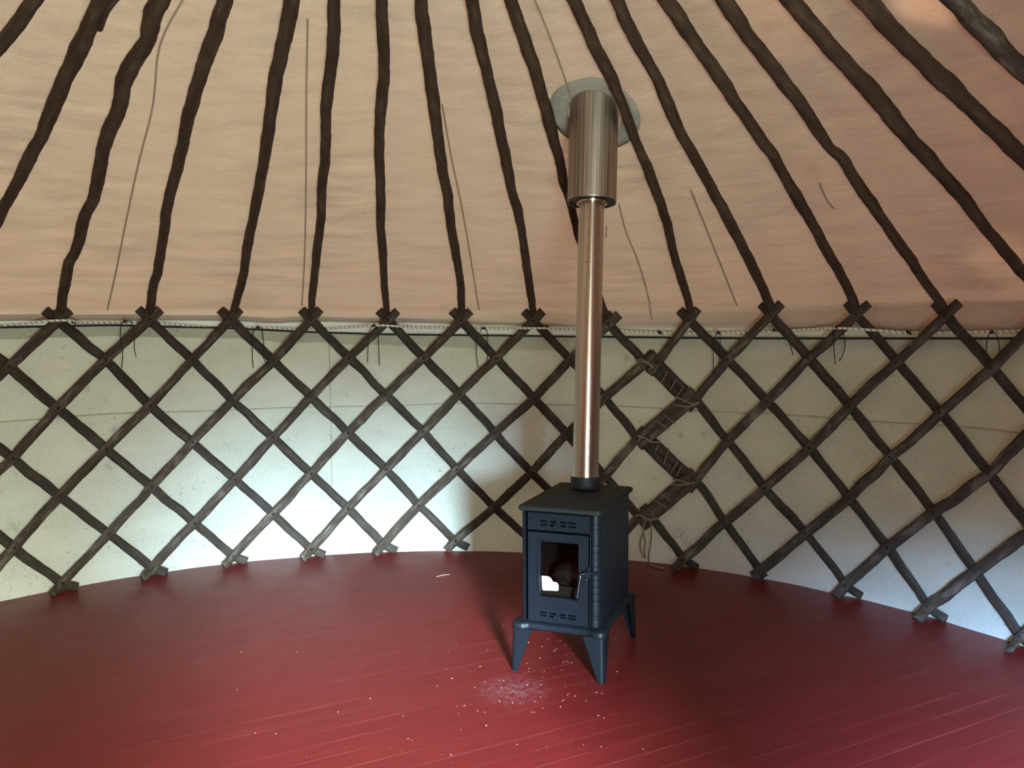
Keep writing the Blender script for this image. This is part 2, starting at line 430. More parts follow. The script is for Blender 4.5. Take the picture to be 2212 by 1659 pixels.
M_ROOF = canvas_mat('roof_canvas', (0.50, 0.48, 0.45), (0.88, 0.57, 0.385), 0.44, 'roof', [(on_roof(1755, 368, 0.034)[0], 0.06, 0.5, 0.30), (on_roof(1770, 400, 0.034)[0], 0.05, 0.35, 0.4), (on_roof(1800, 452, 0.034)[0], 0.025, 0.5, 0.3), (on_roof(1842, 562, 0.034)[0], 0.025, 0.5, 0.3)])
M_WALL = canvas_mat('wall_canvas', (0.58, 0.58, 0.53), (0.70, 0.66, 0.50), 0.36, 'wall', [(on_wall(1472, 1158), 0.085, 0.9, 0.46), (on_wall(1488, 1180), 0.06, 0.8, 0.46), (on_wall(1470, 940), 0.022, 0.8, 0.3), (on_wall(1522, 939), 0.022, 0.7, 0.3), (on_wall(1352, 773), 0.03, 0.7, 0.35), (on_wall(221, 866), 0.05, 0.5, 0.4), (on_wall(246, 928), 0.035, 0.8, 0.35), (on_wall(236, 1008), 0.05, 0.6, 0.4), (on_wall(28, 1140), 0.07, 0.6, 0.42), (on_wall(188, 840), 0.025, 0.8, 0.3)])
M_LIGHTBLOCK = plain('light_block_lining', (0.42, 0.36, 0.28), 0.95, 0, 0.1, 0.3, 60)
M_HEM = canvas_mat('white_hem', (0.82, 0.84, 0.84), (0.8, 0.8, 0.78), 0.45, 'wall')
M_SEAM = canvas_mat('seam_canvas', (0.40, 0.38, 0.35), (0.66, 0.42, 0.29), 0.44, 'roof')
M_WSEAM = canvas_mat('wall_seam_canvas', (0.56, 0.56, 0.51), (0.86, 0.80, 0.60), 0.48, 'wall')
M_PATCH = canvas_mat('flange_shade_canvas', (0.50, 0.475, 0.45), (0.70, 0.56, 0.47), 0.39, 'roof')
M_POLE = wood_mat('pole_bark', (0.022, 0.011, 0.0065), (0.052, 0.027, 0.016), (0.105, 0.062, 0.042), -0.03)
M_POLEGREY = wood_mat('pole_weathered', (0.022, 0.012, 0.008), (0.055, 0.038, 0.030), (0.22, 0.19, 0.175), 0.10)
M_LATH = wood_mat('lath_wood', (0.022, 0.013, 0.009), (0.062, 0.041, 0.029), (0.22, 0.175, 0.145), 0.02)
M_LATHB = wood_mat('lath_bark', (0.018, 0.011, 0.008), (0.042, 0.029, 0.021), (0.095, 0.075, 0.060), -0.03)
M_BLACK = plain('black_cord', (0.010, 0.010, 0.010), 0.8)
M_TWINE = plain('brown_twine', (0.19, 0.135, 0.10), 0.9)
M_ROPE = rope_mat()
M_IRON = plain('stove_iron', (0.0050, 0.0062, 0.0092), 0.42, 0.0, 0.15, 0.35, 420)
M_IRONTOP = plain('stove_top_iron', (0.0075, 0.0075, 0.0070), 0.6, 0.0, 0.22, 0.35, 420)
M_SLOT = plain('slot_shade_black', (0.0008, 0.0008, 0.0008), 0.9, 0, 0.0)
M_FIRE = plain('firebox_lining', (0.006, 0.004, 0.0035), 0.9, 0, 0.05, 0.3, 60)
M_STEEL = steel_mat('flue_steel', (0.66, 0.60, 0.55), 0.22, 0.02, 0.85)
M_STEEL2 = steel_mat('pole_reflection_steel', (0.58, 0.495, 0.44), 0.50, 0.06, 0.35, 0.42)  # dark upright streaks in the colour stand in for reflected roof poles
M_DARKSTEEL = plain('dark_steel', (0.08, 0.08, 0.085), 0.35, 1.0)
M_PAPER = plain('white_paper', (0.90, 0.90, 0.90), 0.7)
M_BAG = plain('brown_bundle', (0.009, 0.006, 0.006), 0.40, 0, 0.25, 0.3, 40)
M_CHIP = plain('sawdust', (0.46, 0.33, 0.27), 0.9)
M_GLASS = glass_mat()
M_FLOOR = floor_mat()
M_GRASS = plain('grass', (0.10, 0.17, 0.04), 0.9, 0, 0.2, 0.5, 15)
M_DOOR = wood_mat('door_wood', (0.06, 0.035, 0.02), (0.12, 0.075, 0.045), (0.2, 0.14, 0.09), 0.0)


# ------------------------------------------------------------------ mesh helpers
def link(name, verts, faces, mat, parent=None, uvs=None, smooth=True):
    me = bpy.data.meshes.new(name)
    me.from_pydata([tuple(v) for v in verts], [], faces)
    if uvs:
        ul = me.uv_layers.new(name='UVMap')
        for lp in me.loops:
            ul.data[lp.index].uv = uvs[lp.vertex_index]
    me.materials.append(mat)
    if smooth:
        for p in me.polygons:
            p.use_smooth = True
    me.update()
    o = bpy.data.objects.new(name, me)
    COL.objects.link(o)
    if parent:
        o.parent = parent
    return o


def from_bm(name, bm, mat, parent=None, smooth=False, matrix=None):
    bmesh.ops.recalc_face_normals(bm, faces=bm.faces)
    if matrix:
        bm.transform(matrix)
    me = bpy.data.meshes.new(name)
    bm.to_mesh(me)
    bm.free()
    me.materials.append(mat)
    for p in me.polygons:
        p.use_smooth = smooth
    if smooth:
        try:
            me.set_sharp_from_angle(angle=radians(40))
        except Exception:
            pass
    o = bpy.data.objects.new(name, me)
    COL.objects.link(o)
    if parent:
        o.parent = parent
    return o


def empty(name, loc=(0, 0, 0), rz=0.0):
    o = bpy.data.objects.new(name, None)
    o.empty_display_size = 0.1
    COL.objects.link(o)
    o.location = loc
    o.rotation_euler = (0, 0, rz)
    return o


def tag(o, label=None, cat=None, group=None, kind=None):
    if label:
        o['label'] = label
    if cat:
        o['category'] = cat
    if group:
        o['group'] = group
    if kind:
        o['kind'] = kind
    return o


def smooth_path(pts, rad, sub=4):
    """Catmull-Rom through points with radii"""
    n = len(pts)
    P, Rr = [], []
    for i in range(n - 1):
        p0, p1, p2, p3 = pts[max(i - 1, 0)], pts[i], pts[i + 1], pts[min(i + 2, n - 1)]
        for s in range(sub):
            t = s / sub
            a = 2 * p1
            b = p2 - p0
            c = 2 * p0 - 5 * p1 + 4 * p2 - p3
            d = -p0 + 3 * p1 - 3 * p2 + p3
            P.append((a + b * t + c * t * t + d * t ** 3) * 0.5)
            Rr.append(rad[i] * (1 - t) + rad[i + 1] * t)
    P.append(pts[-1])
    Rr.append(rad[-1])
    return P, Rr


def tube_data(P, Rr, n=10, flat=1.0, outward=None, lump=0.0, seed=0, u0=0.0):
    rnd = random.Random(seed)
    ph = [rnd.uniform(0, 6.28) for _ in range(8)]
    verts, uvs, faces = [], [], []
    m_ = len(P)
    N = None
    u = u0
    for i in range(m_):
        T = (P[min(i + 1, m_ - 1)] - P[max(i - 1, 0)])
        if T.length < 1e-9:
            T = Vector((0, 0, 1))
        T.normalize()
        if outward is not None:
            N = outward(P[i])
            N = (N - T * N.dot(T)).normalized()
        elif N is None:
            N = T.orthogonal().normalized()
        else:
            N = (N - T * N.dot(T)).normalized()
        B = T.cross(N)
        if i:
            u += (P[i] - P[i - 1]).length
        for j in range(n + 1):
            a = 2 * pi * (j % n) / n
            k = 1.0
            if lump:
                k += lump * (0.5 * sin(a * 2 + u * 17 + ph[0]) + 0.4 * sin(a * 3 - u * 31 + ph[1]) + 0.5 * sin(u * 47 + ph[2] + a) + 0.35 * sin(u * 103 + ph[3] - 2 * a))
            verts.append(P[i] + (B * cos(a) + N * sin(a) * flat) * Rr[i] * k)
            uvs.append((u, j / n))
    w = n + 1
    for i in range(m_ - 1):
        for j in range(n):
            faces.append((i * w + j, i * w + j + 1, (i + 1) * w + j + 1, (i + 1) * w + j))
    for end, idx in ((0, 0), (m_ - 1, 1)):
        base = len(verts)
        verts.append(P[end])
        uvs.append((u if idx else u0, 0.5))
        for j in range(n):
            a, b = end * w + j, end * w + j + 1
            faces.append((base, b, a) if idx == 0 else (base, a, b))
    return verts, faces, uvs


def tube(name, pts, rad, mat, parent=None, sub=4, **kw):
    if not isinstance(rad, (list, tuple)):
        rad = [rad] * len(pts)
    P, Rr = smooth_path(pts, rad, sub) if sub > 1 else (pts, list(rad))
    v, f, uv = tube_data(P, Rr, **kw)
    return link(name, v, f, mat, parent, uv)


def add_box(bm, x0, x1, y0, y1, z0, z1, bevel=0.0):
    r = bmesh.ops.create_cube(bm, size=1.0)
    vs = r['verts']
    for v in vs:
        v.co = Vector((x0 + (v.co.x + 0.5) * (x1 - x0), y0 + (v.co.y + 0.5) * (y1 - y0), z0 + (v.co.z + 0.5) * (z1 - z0)))
    if bevel:
        es = list({e for v in vs for e in v.link_edges})
        bmesh.ops.bevel(bm, geom=es, offset=bevel, segments=3, affect='EDGES', profile=0.5)


def rounded(x0, x1, y0, y1, r, n=6):
    pts = []
    for cx, cy, a0 in ((x1 - r, y1 - r, 0), (x0 + r, y1 - r, 90), (x0 + r, y0 + r, 180), (x1 - r, y0 + r, 270)):
        for i in range(n + 1):
            a = radians(a0 + 90 * i / n)
            pts.append((cx + r * cos(a), cy + r * sin(a)))
    return pts


def stack(bm, levels):
    """levels: list of (outline, z); equal point counts; closed solid"""
    rings = [[bm.verts.new((x, y, z)) for x, y in pts] for pts, z in levels]
    n = len(rings[0])
    for a, b in zip(rings, rings[1:]):
        for i in range(n):
            bm.faces.new((a[i], a[(i + 1) % n], b[(i + 1) % n], b[i]))
    bm.faces.new(list(reversed(rings[0])))
    bm.faces.new(rings[-1])


def inset(pts, d):
    """shrink a closed outline by d along its normals (counter-clockwise outline)"""
    n = len(pts)
    res = []
    for i in range(n):
        p, a, b = Vector(pts[i]), Vector(pts[i - 1]), Vector(pts[(i + 1) % n])
        t = (b - a)
        if t.length < 1e-9:
            t = Vector((1, 0))
        t.normalize()
        res.append((p.x - t.y * d, p.y + t.x * d))
    return res


def holed_plate(bm, x0, x1, z0, z1, y0, y1, holes):
    """a slab in the XZ plane between y0 (front) and y1, with rectangular holes (x0,x1,z0,z1)"""
    xs = sorted({x0, x1, *[h[0] for h in holes], *[h[1] for h in holes]})
    zs = sorted({z0, z1, *[h[2] for h in holes], *[h[3] for h in holes]})
    solid = {}
    for i in range(len(xs) - 1):
        for k in range(len(zs) - 1):
            cx, cz = (xs[i] + xs[i + 1]) / 2, (zs[k] + zs[k + 1]) / 2
            solid[i, k] = not any(h[0] < cx < h[1] and h[2] < cz < h[3] for h in holes)
    V = {}

    def v(i, k, s):
        if (i, k, s) not in V:
            V[i, k, s] = bm.verts.new((xs[i], y1 if s else y0, zs[k]))
        return V[i, k, s]
    for (i, k), s in solid.items():
        if not s:
            continue
        bm.faces.new((v(i, k, 0), v(i + 1, k, 0), v(i + 1, k + 1, 0), v(i, k + 1, 0)))
        bm.faces.new((v(i, k, 1), v(i, k + 1, 1), v(i + 1, k + 1, 1), v(i + 1, k, 1)))
        for di, dk, a, b in ((-1, 0, (0, 0), (0, 1)), (1, 0, (1, 1), (1, 0)), (0, -1, (1, 0), (0, 0)), (0, 1, (0, 1), (1, 1))):
            if not solid.get((i + di, k + dk), False):
                A, B = (i + a[0], k + a[1]), (i + b[0], k + b[1])
                bm.faces.new((v(*A, 0), v(*A, 1), v(*B, 1), v(*B, 0)))


def lathe(name, prof, mat, parent=None, n=48, matrix=None):
    """prof: (r, z); UV u round, v up; open profile turned round Z"""
    verts, faces, uvs = [], [], []
    w = n + 1
    for r, z in prof:
        for j in range(w):
            a = 2 * pi * j / n
            p = Vector((r * cos(a), r * sin(a), z))
            verts.append(matrix @ p if matrix else p)
            uvs.append((j / n, z))
    for i in range(len(prof) - 1):
        for j in range(n):
            faces.append((i * w + j, i * w + j + 1, (i + 1) * w + j + 1, (i + 1) * w + j))
    o = link(name, verts, faces, mat, parent, uvs)
    try:
        o.data.set_sharp_from_angle(angle=radians(14))
    except Exception:
        pass
    return o


def outward(p):
    v = Vector((p.x, p.y, 0))
    return v.normalized()


# ------------------------------------------------------------------ the setting
# floor: a round deck of painted boards
bm = bmesh.new()
ring = [(3.10 * cos(2 * pi * i / 160), 3.10 * sin(2 * pi * i / 160)) for i in range(160)]
stack(bm, [(ring, -0.12), (ring, 0.0)])
o = from_bm('floor', bm, M_FLOOR)
tag(o, kind='structure')

bm = bmesh.new()
ring = [(14 * cos(2 * pi * i / 64), 14 * sin(2 * pi * i / 64)) for i in range(64)]
stack(bm, [(ring, -0.30), (ring, -0.22)])
tag(from_bm('ground', bm, M_GRASS), kind='structure')

DOOR_AZ, DOOR_HALF, DOOR_H = radians(164), 0.160, 1.36


def lerp_tab(tab, x):
    if x <= tab[0][0]:
        return tab[0][1]
    for (a, va), (b, vb) in zip(tab, tab[1:]):
        if x <= b:
            return va + (vb - va) * (x - a) / (b - a)
    return tab[-1][1]


HEM_PX = [(0, 694), (100, 692), (300, 692), (500, 693), (590, 699), (640, 696), (700, 695), (780, 697), (900, 697), (1000, 701), (1100, 703), (1300, 706), (1450, 708), (1600, 710), (1800, 711), (2000, 716), (2212, 717)]
CORD_PX = [(0, 707), (60, 706), (240, 702), (300, 704), (370, 706), (480, 708), (560, 712), (640, 716), (720, 719), (820, 722), (900, 723), (1000, 724), (1240, 727), (1500, 730), (1650, 731), (1900, 731), (2212, 731)]


def az_table(px, r):
    t = []
    for x, y in px:
        P, _ = march(x, y, lambda p: math.hypot(p.x, p.y) < r)
        t.append((math.atan2(P.x, P.y), P.z))
    return t


HEM_T = az_table(HEM_PX, 3.115)
CORD_T = az_table(CORD_PX, 3.085)


def hem_z(az):
    return lerp_tab(HEM_T, az)


def cord_z(az):
    return lerp_tab(CORD_T, az)


# wall canvas, with the doorway left open behind the viewer
NA = 240
rows_ = 28
verts, faces, uvs = [], [], []
az0 = DOOR_AZ + DOOR_HALF
az1 = DOOR_AZ + 2 * pi - DOOR_HALF
for i in range(NA + 1):
    az = az0 + (az1 - az0) * i / NA
    a = (az + pi) % (2 * pi) - pi
    top = cord_z(a) + 0.004
    for k in range(rows_ + 1):
        z = top * k / rows_
        r = wall_r(z) + 0.0035 * sin(a * 23 + 1.3) * sin(z * 4.2 + a * 5) + 0.003 * sin(a * 51 + z * 9)
        if abs(z - 0.936) < 0.03:
            r -= 0.0
        verts.append(polar(a, r, z))
        uvs.append((a * 3.0 / 3, z))
for i in range(NA):
    for k in range(rows_):
        a_ = i * (rows_ + 1) + k
        faces.append((a_, a_ + 1, a_ + rows_ + 2, a_ + rows_ + 1))
FRONT = 50                                     # unseen quarter each side of doorway, opaque lining added to block outside lamps
per = rows_
lined = [f for n_, f in enumerate(faces) if n_ // per < FRONT or n_ // per >= NA - FRONT]
back = [f for n_, f in enumerate(faces) if FRONT <= n_ // per < NA - FRONT]


def subset(name, fs, mat):
    used = sorted({i for f in fs for i in f})
    mp = {v: i for i, v in enumerate(used)}
    o = link(name, [verts[i] for i in used], [tuple(mp[i] for i in f) for f in fs], mat, None, [uvs[i] for i in used])
    return tag(o, kind='structure')


wall = subset('wall_back', back, M_WALL)
subset('wall_front', lined, M_LIGHTBLOCK)


def strip(name, pts_a, pts_b, mat, parent, thick=0.0015):
    """a sewn fabric strip with thickness, between two point rows"""
    n = len(pts_a)
    verts, faces, uvs = [], [], []
    for i in range(n):
        for p, k in ((pts_a[i], 0), (pts_b[i], 1)):
            verts.append(p)
            uvs.append((i / 20, k * 0.01))
    for i in range(n):
        for p, k in ((pts_a[i], 0), (pts_b[i], 1)):
            nn = Vector((p.x, p.y, 0)).normalized()
            verts.append(p - nn * thick - Vector((0, 0, thick * 0.5)))
            uvs.append((i / 20, k * 0.01))
    m2 = 2 * n
    for i in range(n - 1):
        q = 2 * i
        faces.append((m2 + q, m2 + q + 1, m2 + q + 3, m2 + q + 2))
        faces.append((q, q + 2, m2 + q + 2, m2 + q))
        faces.append((q + 1, m2 + q + 1, m2 + q + 3, q + 3))
    return link(name, verts, faces, mat, parent, uvs)


# horizontal seam half-way up the wall and three upright ones
A, B = [], []
for i in range(121):
    az = radians(-75) + radians(165) * i / 120
    z = 0.936 + 0.006 * sin(az * 7) + 0.003 * sin(az * 19)
    A.append(polar(az, wall_r(z) - 0.005, z - 0.004))
    B.append(polar(az, wall_r(z) - 0.005, z + 0.004))
strip('seam', A, B, M_WSEAM, wall, 0.001)
for xpx in (716,):
    P = on_wall(xpx, 1000)
    az = math.atan2(P.x, P.y)
    A = [polar(az - 0.0012, wall_r(z) - 0.005, z) for z in [0.02 + 1.36 * k / 20 for k in range(21)]]
    B = [polar(az + 0.0012, wall_r(z) - 0.005, z) for z in [0.02 + 1.36 * k / 20 for k in range(21)]]
    strip('seam', A, B, M_WSEAM, wall, 0.001)

# roof canvas over the poles, hanging down outside the wall top
prof = []
for r in [0.02, 0.30, 0.45, 0.7, 0.95, 1.2, 1.4, 1.5, 1.6, 1.7, 1.8, 1.95, 2.1, 2.25, 2.38, 2.5, 2.62, 2.75, 2.87, 2.98, 3.05]:
    prof.append((r + 0.018, zroof(r) + 0.034))
prof += [(3.098, 1.545), (3.108, 1.50)]
NR = 246
verts, faces, uvs = [], [], []
for i in range(NR):
    a = -pi + 2 * pi * i / NR
    # between the poles the cloth dips a little
    k = (a - TH0) / DTH
    dip = (1 - cos(2 * pi * k)) * 0.5
    ln = 0.0
    for q, (r, z) in enumerate(prof):
        if q:
            ln += math.hypot(r - prof[q - 1][0], z - prof[q - 1][1])
        amp = 0.008 * dip * min(1, r)
        wz = 0.004 * sin(ln * 11 + a * 9) * sin(a * 17 + 0.7) + 0.003 * sin(ln * 27 + 3 * sin(a * 6))
        if q >= len(prof) - 2:
            amp = wz = 0
        verts.append(polar(a, r, z - amp + wz))
        uvs.append((a, ln))
    verts.append(polar(a, 3.112, hem_z(a) + 0.02))
    uvs.append((a, ln + 0.06))
    verts.append(polar(a, 3.114, hem_z(a)))
    uvs.append((a, ln + 0.08))
    verts.append(polar(a, 3.118, hem_z(a)))
    uvs.append((a, ln + 0.084))
    verts.append(polar(a, 3.120, hem_z(a) + 0.02))
    uvs.append((a, ln + 0.1))
w = len(prof) + 4
for i in range(NR):
    j = (i + 1) % NR
    for q in range(w - 1):
        faces.append((i * w + q, i * w + q + 1, j * w + q + 1, j * w + q))
ceil = link('ceiling', verts, faces, M_ROOF, None, uvs)
tag(ceil, kind='structure')

# sewn roof seams, traced where the cloth panels meet
SEAMS = [[(395, 0), (345, 100), (330, 230), (300, 350), (272, 480), (250, 590), (232, 670)],
         [(665, 40), (662, 200), (661, 420), (658, 560), (652, 660)],
         [(955, 225), (975, 340), (1000, 460), (1022, 590), (1035, 670)],
         [(1155, 0), (1180, 60), (1210, 140), (1235, 215)],
         [(1337, 440), (1352, 500), (1380, 570), (1400, 640), (1408, 690)],
         [(1492, 410), (1528, 500), (1560, 580), (1592, 660)],
         [(1770, 395), (1785, 430), (1800, 450)]]
for ps in SEAMS:
    A, B = [], []
    P3 = [on_roof(x, y, 0.018)[0] for x, y in ps]
    P3, _ = smooth_path(P3, [0] * len(P3), 4)
    for p in P3:
        az, r = math.atan2(p.x, p.y), math.hypot(p.x, p.y)
        A.append(polar(az - 0.004 / r, r, p.z))
        B.append(polar(az + 0.004 / r, r, p.z))
    strip('seam', A, B, M_SEAM, ceil)

# white fold of cloth showing between the roof hem and the wall top
verts, faces, uvs = [], [], []
N = 200
for i in range(N + 1):
    a = radians(-75) + radians(165) * i / N
    for k, (dr, z) in enumerate(((0.022, cord_z(a) - 0.05), (0.032, (cord_z(a) + hem_z(a)) / 2), (0.046, hem_z(a) + 0.05))):
        verts.append(polar(a, 3.083 + dr + 0.002 * sin(a * 40 + k), z))
        uvs.append((a, z))
for i in range(N):
    for k in range(2):
        q = i * 3 + k
        faces.append((q, q + 1, q + 4, q + 3))
tag(link('trim_1', verts, faces, M_HEM, None, uvs), kind='structure')

# door frame behind the viewer
dp = polar(DOOR_AZ, 3.06, 0)
fr_ = empty('door_1', dp, -DOOR_AZ)
tag(fr_, kind='structure')
hw = 3.06 * sin(DOOR_HALF)
for nm, bx in (('jamb', (-hw - 0.06, -hw + 0.01, -0.06, 0.06, 0, DOOR_H + 0.07)), ('jamb', (hw - 0.01, hw + 0.06, -0.06, 0.06, 0, DOOR_H + 0.07)), ('lintel', (-hw - 0.06, hw + 0.06, -0.06, 0.06, DOOR_H, DOOR_H + 0.09))):
    bm = bmesh.new()
    add_box(bm, *bx, bevel=0.006)
    from_bm(nm, bm, M_DOOR, fr_)

# ------------------------------------------------------------------ roof poles
POLE_LABEL = {
    -2: 'dark roof pole cut short by the upper left corner of the photo',
    -1: 'dark forked roof pole crossing the left edge, second from upper left corner',
    0: 'very crooked dark roof pole rising from the leftmost lattice peak',
    1: 'nearly straight dark roof pole on the second lattice peak from left',
    2: 'leaning dark roof pole on the third lattice peak from left',
    3: 'slightly wavy dark roof pole on the fourth lattice peak from left',
    4: 'upright dark roof pole on the fifth lattice peak from left',
    5: 'brown roof pole on the sixth lattice peak from left, leaning slightly left',
    6: 'dark roof pole on the last lattice peak left of the flue',
    7: 'dark roof pole whose lower end passes behind the steel flue',
    8: 'dark roof pole touching the top right side of the wide flue section',
    9: 'dark roof pole on the second lattice peak right of the flue',
    10: 'dark roof pole on the third lattice peak right of the flue',
    11: 'dark roof pole on the rightmost lattice peak in view',
    12: 'thick dark roof pole leaving the right edge just above the eave',
    13: 'thick dark roof pole leaving the right edge halfway down the ceiling',
    14: 'thick dark roof pole with grey streaks in the upper right corner',
}
for k, tr in sorted(POLE_TRACE.items()):
    pts, rad = [], []
    th = TH0 + DTH * k
    n = len(tr)
    for i, (x, y, wd) in enumerate(tr):
        P, t = on_roof(x, y)
        if i < n - 1:
            x2, y2 = tr[i + 1][:2]
        else:
            x2, y2 = 2 * x - tr[i - 1][0], 2 * y - tr[i - 1][1]
        ang = math.atan2(x2 - x, y2 - y)
        depth = (P - CAM).dot(FX)
        pts.append(P)
        rad.append(max(0.015, wd * abs(cos(ang)) / 2 * depth / FPX))
    # carry the pole on to the crown above the picture ...
    a0, r0 = math.atan2(pts[0].x, pts[0].y), math.hypot(pts[0].x, pts[0].y)
    for q in (0.07, 0.2, 0.5, 1.0):
        r = r0 + (0.42 - r0) * q
        a = a0 + (th - a0) * q * q
        pts.insert(0, polar(a, r, zroof(r)))
        rad.insert(0, rad[0])
    # ... and down to its lattice peak where the frame cuts it
    a1, r1 = math.atan2(pts[-1].x, pts[-1].y), math.hypot(pts[-1].x, pts[-1].y)
    if r1 < 2.9:
        for q in (0.1, 0.3, 0.6, 1.0):
            r = r1 + (3.02 - r1) * q
            a = a1 + (th - a1) * q
            pts.append(polar(a, r, zroof(r)))
            rad.append(0.026)
    else:
        a, z = math.atan2(pts[-1].x, pts[-1].y), pts[-1].z
        pts.append(polar(th, lat_r(ZTOP) + 0.0, ZTOP + 0.03))
        rad.append(rad[-1] * 0.95)
    o = tube('roof_pole', pts, rad, M_POLEGREY if k == 14 else M_POLE, None, sub=5, n=12, lump=0.07, seed=100 + k)
    tag(o, POLE_LABEL[k], 'roof pole', 'roof poles under the canvas')
    # side shoot at the fork of the second pole from the corner
    if k == -1:
        P0, P1, P2, P3 = [on_roof(*c_)[0] for c_ in ((212, 62), (224, 28), (243, 2), (266, -18))]
        tube('fork', [P0, P1, P2, P3], [0.017, 0.019, 0.017, 0.014], M_POLE, o, n=8, lump=0.06, seed=9)

# ------------------------------------------------------------------ lattice wall
JOIN = {(7.5, 1), (8, 2), (7.5, 3), (8, 4), (7.5, 5)}


def node(k, j, layer, panel):
    px = NODE_PX.get(j, {}).get(k)
    if px is None and k == int(k):
        px = NODE_PX.get(j, {}).get(int(k))
    if (k, j) == (7.5, 1):
        px = (1407, 783)
    if px:
        x, y = px
        if (k, j) in JOIN:
            x += -13 if panel == 'left' else 13
        return on_lattice(x, y, layer)
    th = TH0 + DTH * k
    z = ZTOP + (ZBOT - ZTOP) * j / 6
    return polar(th, lat_r(z) + layer, z)


def member(k, j, panel):
    if panel == 'left':
        return k <= (7 if j in (0, 6) else 8 if j in (2, 4) else 7.5)
    return k >= (8 if j in (0, 2, 4, 6) else 7.5)


LAY_F, LAY_B, HALF_T = -0.013, 0.009, 0.011
for panel, label in (('left', 'large lattice wall panel of crossed laths left of the corded joint'),
                     ('right', 'lattice wall panel of dark crossed laths right of the corded joint')):
    root = empty('lattice_panel', polar(TH0 + DTH * (2 if panel == 'left' else 12), 3.0, 0))
    tag(root, label, 'lattice wall', 'lattice wall panels')
    off = root.location.copy()
    krange = range(-9, 17) if panel == 'left' else range(2, 20)
    for direction in ('front', 'back'):
        lay = LAY_F if direction == 'front' else LAY_B
        for k0 in krange:
            if direction == 'front':
                seq = [(k0 + j / 2, 6 - j) for j in range(7)]
            else:
                seq = [(k0 - 3 + j / 2, j) for j in range(7)]
            seq = [s for s in seq if member(s[0], s[1], panel) and -6 <= s[0] <= 17]
            if len(seq) < 2:
                continue
            rnd = random.Random(k0 * 13 + (5 if direction == 'front' else 77) + (1000 if panel == 'right' else 0))
            nodes = [node(k, j, lay, panel) for k, j in seq]
            d0 = (nodes[0] - nodes[1]).normalized()
            d1 = (nodes[-1] - nodes[-2]).normalized()
            e0, e1 = nodes[0] + d0 * 0.085, nodes[-1] + d1 * 0.085
            foot = 0 if direction == 'front' else -1
            fpx = NODE_PX[6].get(seq[foot][0]) if seq[foot][1] == 6 else None
            if fpx:
                sc_ = 5.4 / (nodes[foot] - CAM).dot(FX)
                ox, oy = (-19, 22) if direction == 'front' else (29, 13 + (seq[foot][0] - 3) * 1.2)
                E = on_lattice(fpx[0] + ox * sc_, fpx[1] + oy * sc_, lay)
                if E.z < 0.012:
                    E = on_floor(fpx[0] + ox * sc_, fpx[1] + oy * sc_, 0.012)
                if foot == 0:
                    e0 = E
                else:
                    e1 = E
            if not fpx and min(e0.z, e1.z) < 0.012:       # the foot stands on the floor
                if e0.z < e1.z:
                    e0 = nodes[0] + d0 * max(0.02, (nodes[0].z - 0.016) / max(1e-3, -d0.z))
                else:
                    e1 = nodes[-1] + d1 * max(0.02, (nodes[-1].z - 0.016) / max(1e-3, -d1.z))
            full = [e0] + nodes + [e1]
            pts = []
            for i, p in enumerate(full):
                pts.append(p)
                if 0 < i < len(full) - 2:
                    q = full[i + 1]
                    t = q - p
                    side = t.cross(outward(p)).normalized()
                    for fq in (0.35, 0.7):
                        mid = p.lerp(q, fq) + side * rnd.gauss(0, 0.0022)
                        r = math.hypot(mid.x, mid.y)
                        rr = lat_r(mid.z) + lay
                        pts.append(Vector((mid.x / r * rr, mid.y / r * rr, mid.z)))
            base = 0.0272 if direction == 'front' else 0.0268
            taper = rnd.choice((-1, 1)) * 0.0015
            rad = [base + rnd.uniform(-0.002, 0.002) + taper * (2 * i / (len(pts) - 1) - 1) for i in range(len(pts))]
            mt = M_LATH if direction == 'front' else M_LATHB
            P, Rr = smooth_path(pts, rad, 5)
            v, f, uv = tube_data(P, Rr, n=10, flat=HALF_T / 0.026, outward=outward, lump=0.05, seed=k0 * 3 + (direction == 'front'), u0=rnd.uniform(0, 20))
            lath = link('lath', [p - off for p in v], f, mt, root, uv)
            if direction == 'front':
                for (k, j), p in zip(seq, nodes):
                    if not -1 <= k <= 12.5:
                        continue
                    c = p - outward(p) * 0.0120 - off
                    bm = bmesh.new()
                    bmesh.ops.create_icosphere(bm, subdivisions=1, radius=0.0098)
                    for vv in bm.verts:
                        vv.co *= rnd.uniform(0.8, 1.2)
                    from_bm('knot', bm, M_BLACK, lath, True, Matrix.Translation(c))

# ------------------------------------------------------------------ cords and ropes on the wall
ROPE_PX = [(-60, 710, 0), (0, 704, 0), (60, 699, 0), (100, 694, 1), (150, 692, 1), (180, 697, 0), (260, 696, 0), (330, 696, 0), (400, 703, 0), (480, 708, 0),
           (560, 708, 0), (630, 709, 0), (700, 710, 0), (760, 707, 0), (815, 703, 1), (850, 704, 1), (900, 708, 0), (1000, 708, 0), (1090, 710, 0), (1130, 709, 1), (1170, 709, 1),
           (1230, 711, 0), (1320, 713, 0), (1400, 718, 0), (1450, 719, 0), (1530, 720, 0), (1600, 718, 0), (1660, 716, 0), (1740, 712, 0), (1810, 709, 1), (1870, 712, 1),
           (1950, 718, 0), (2000, 719, 0), (2100, 717, 0), (2212, 716, 0), (2280, 716, 0)]
rp = [on_lattice(x, y, -0.034 if fr else 0.030) for x, y, fr in ROPE_PX]
rope = tube('braided_rope', rp, 0.0072, M_ROPE, None, sub=6, n=8)
tag(rope, 'white braided rope with black flecks running along the eave', 'rope')
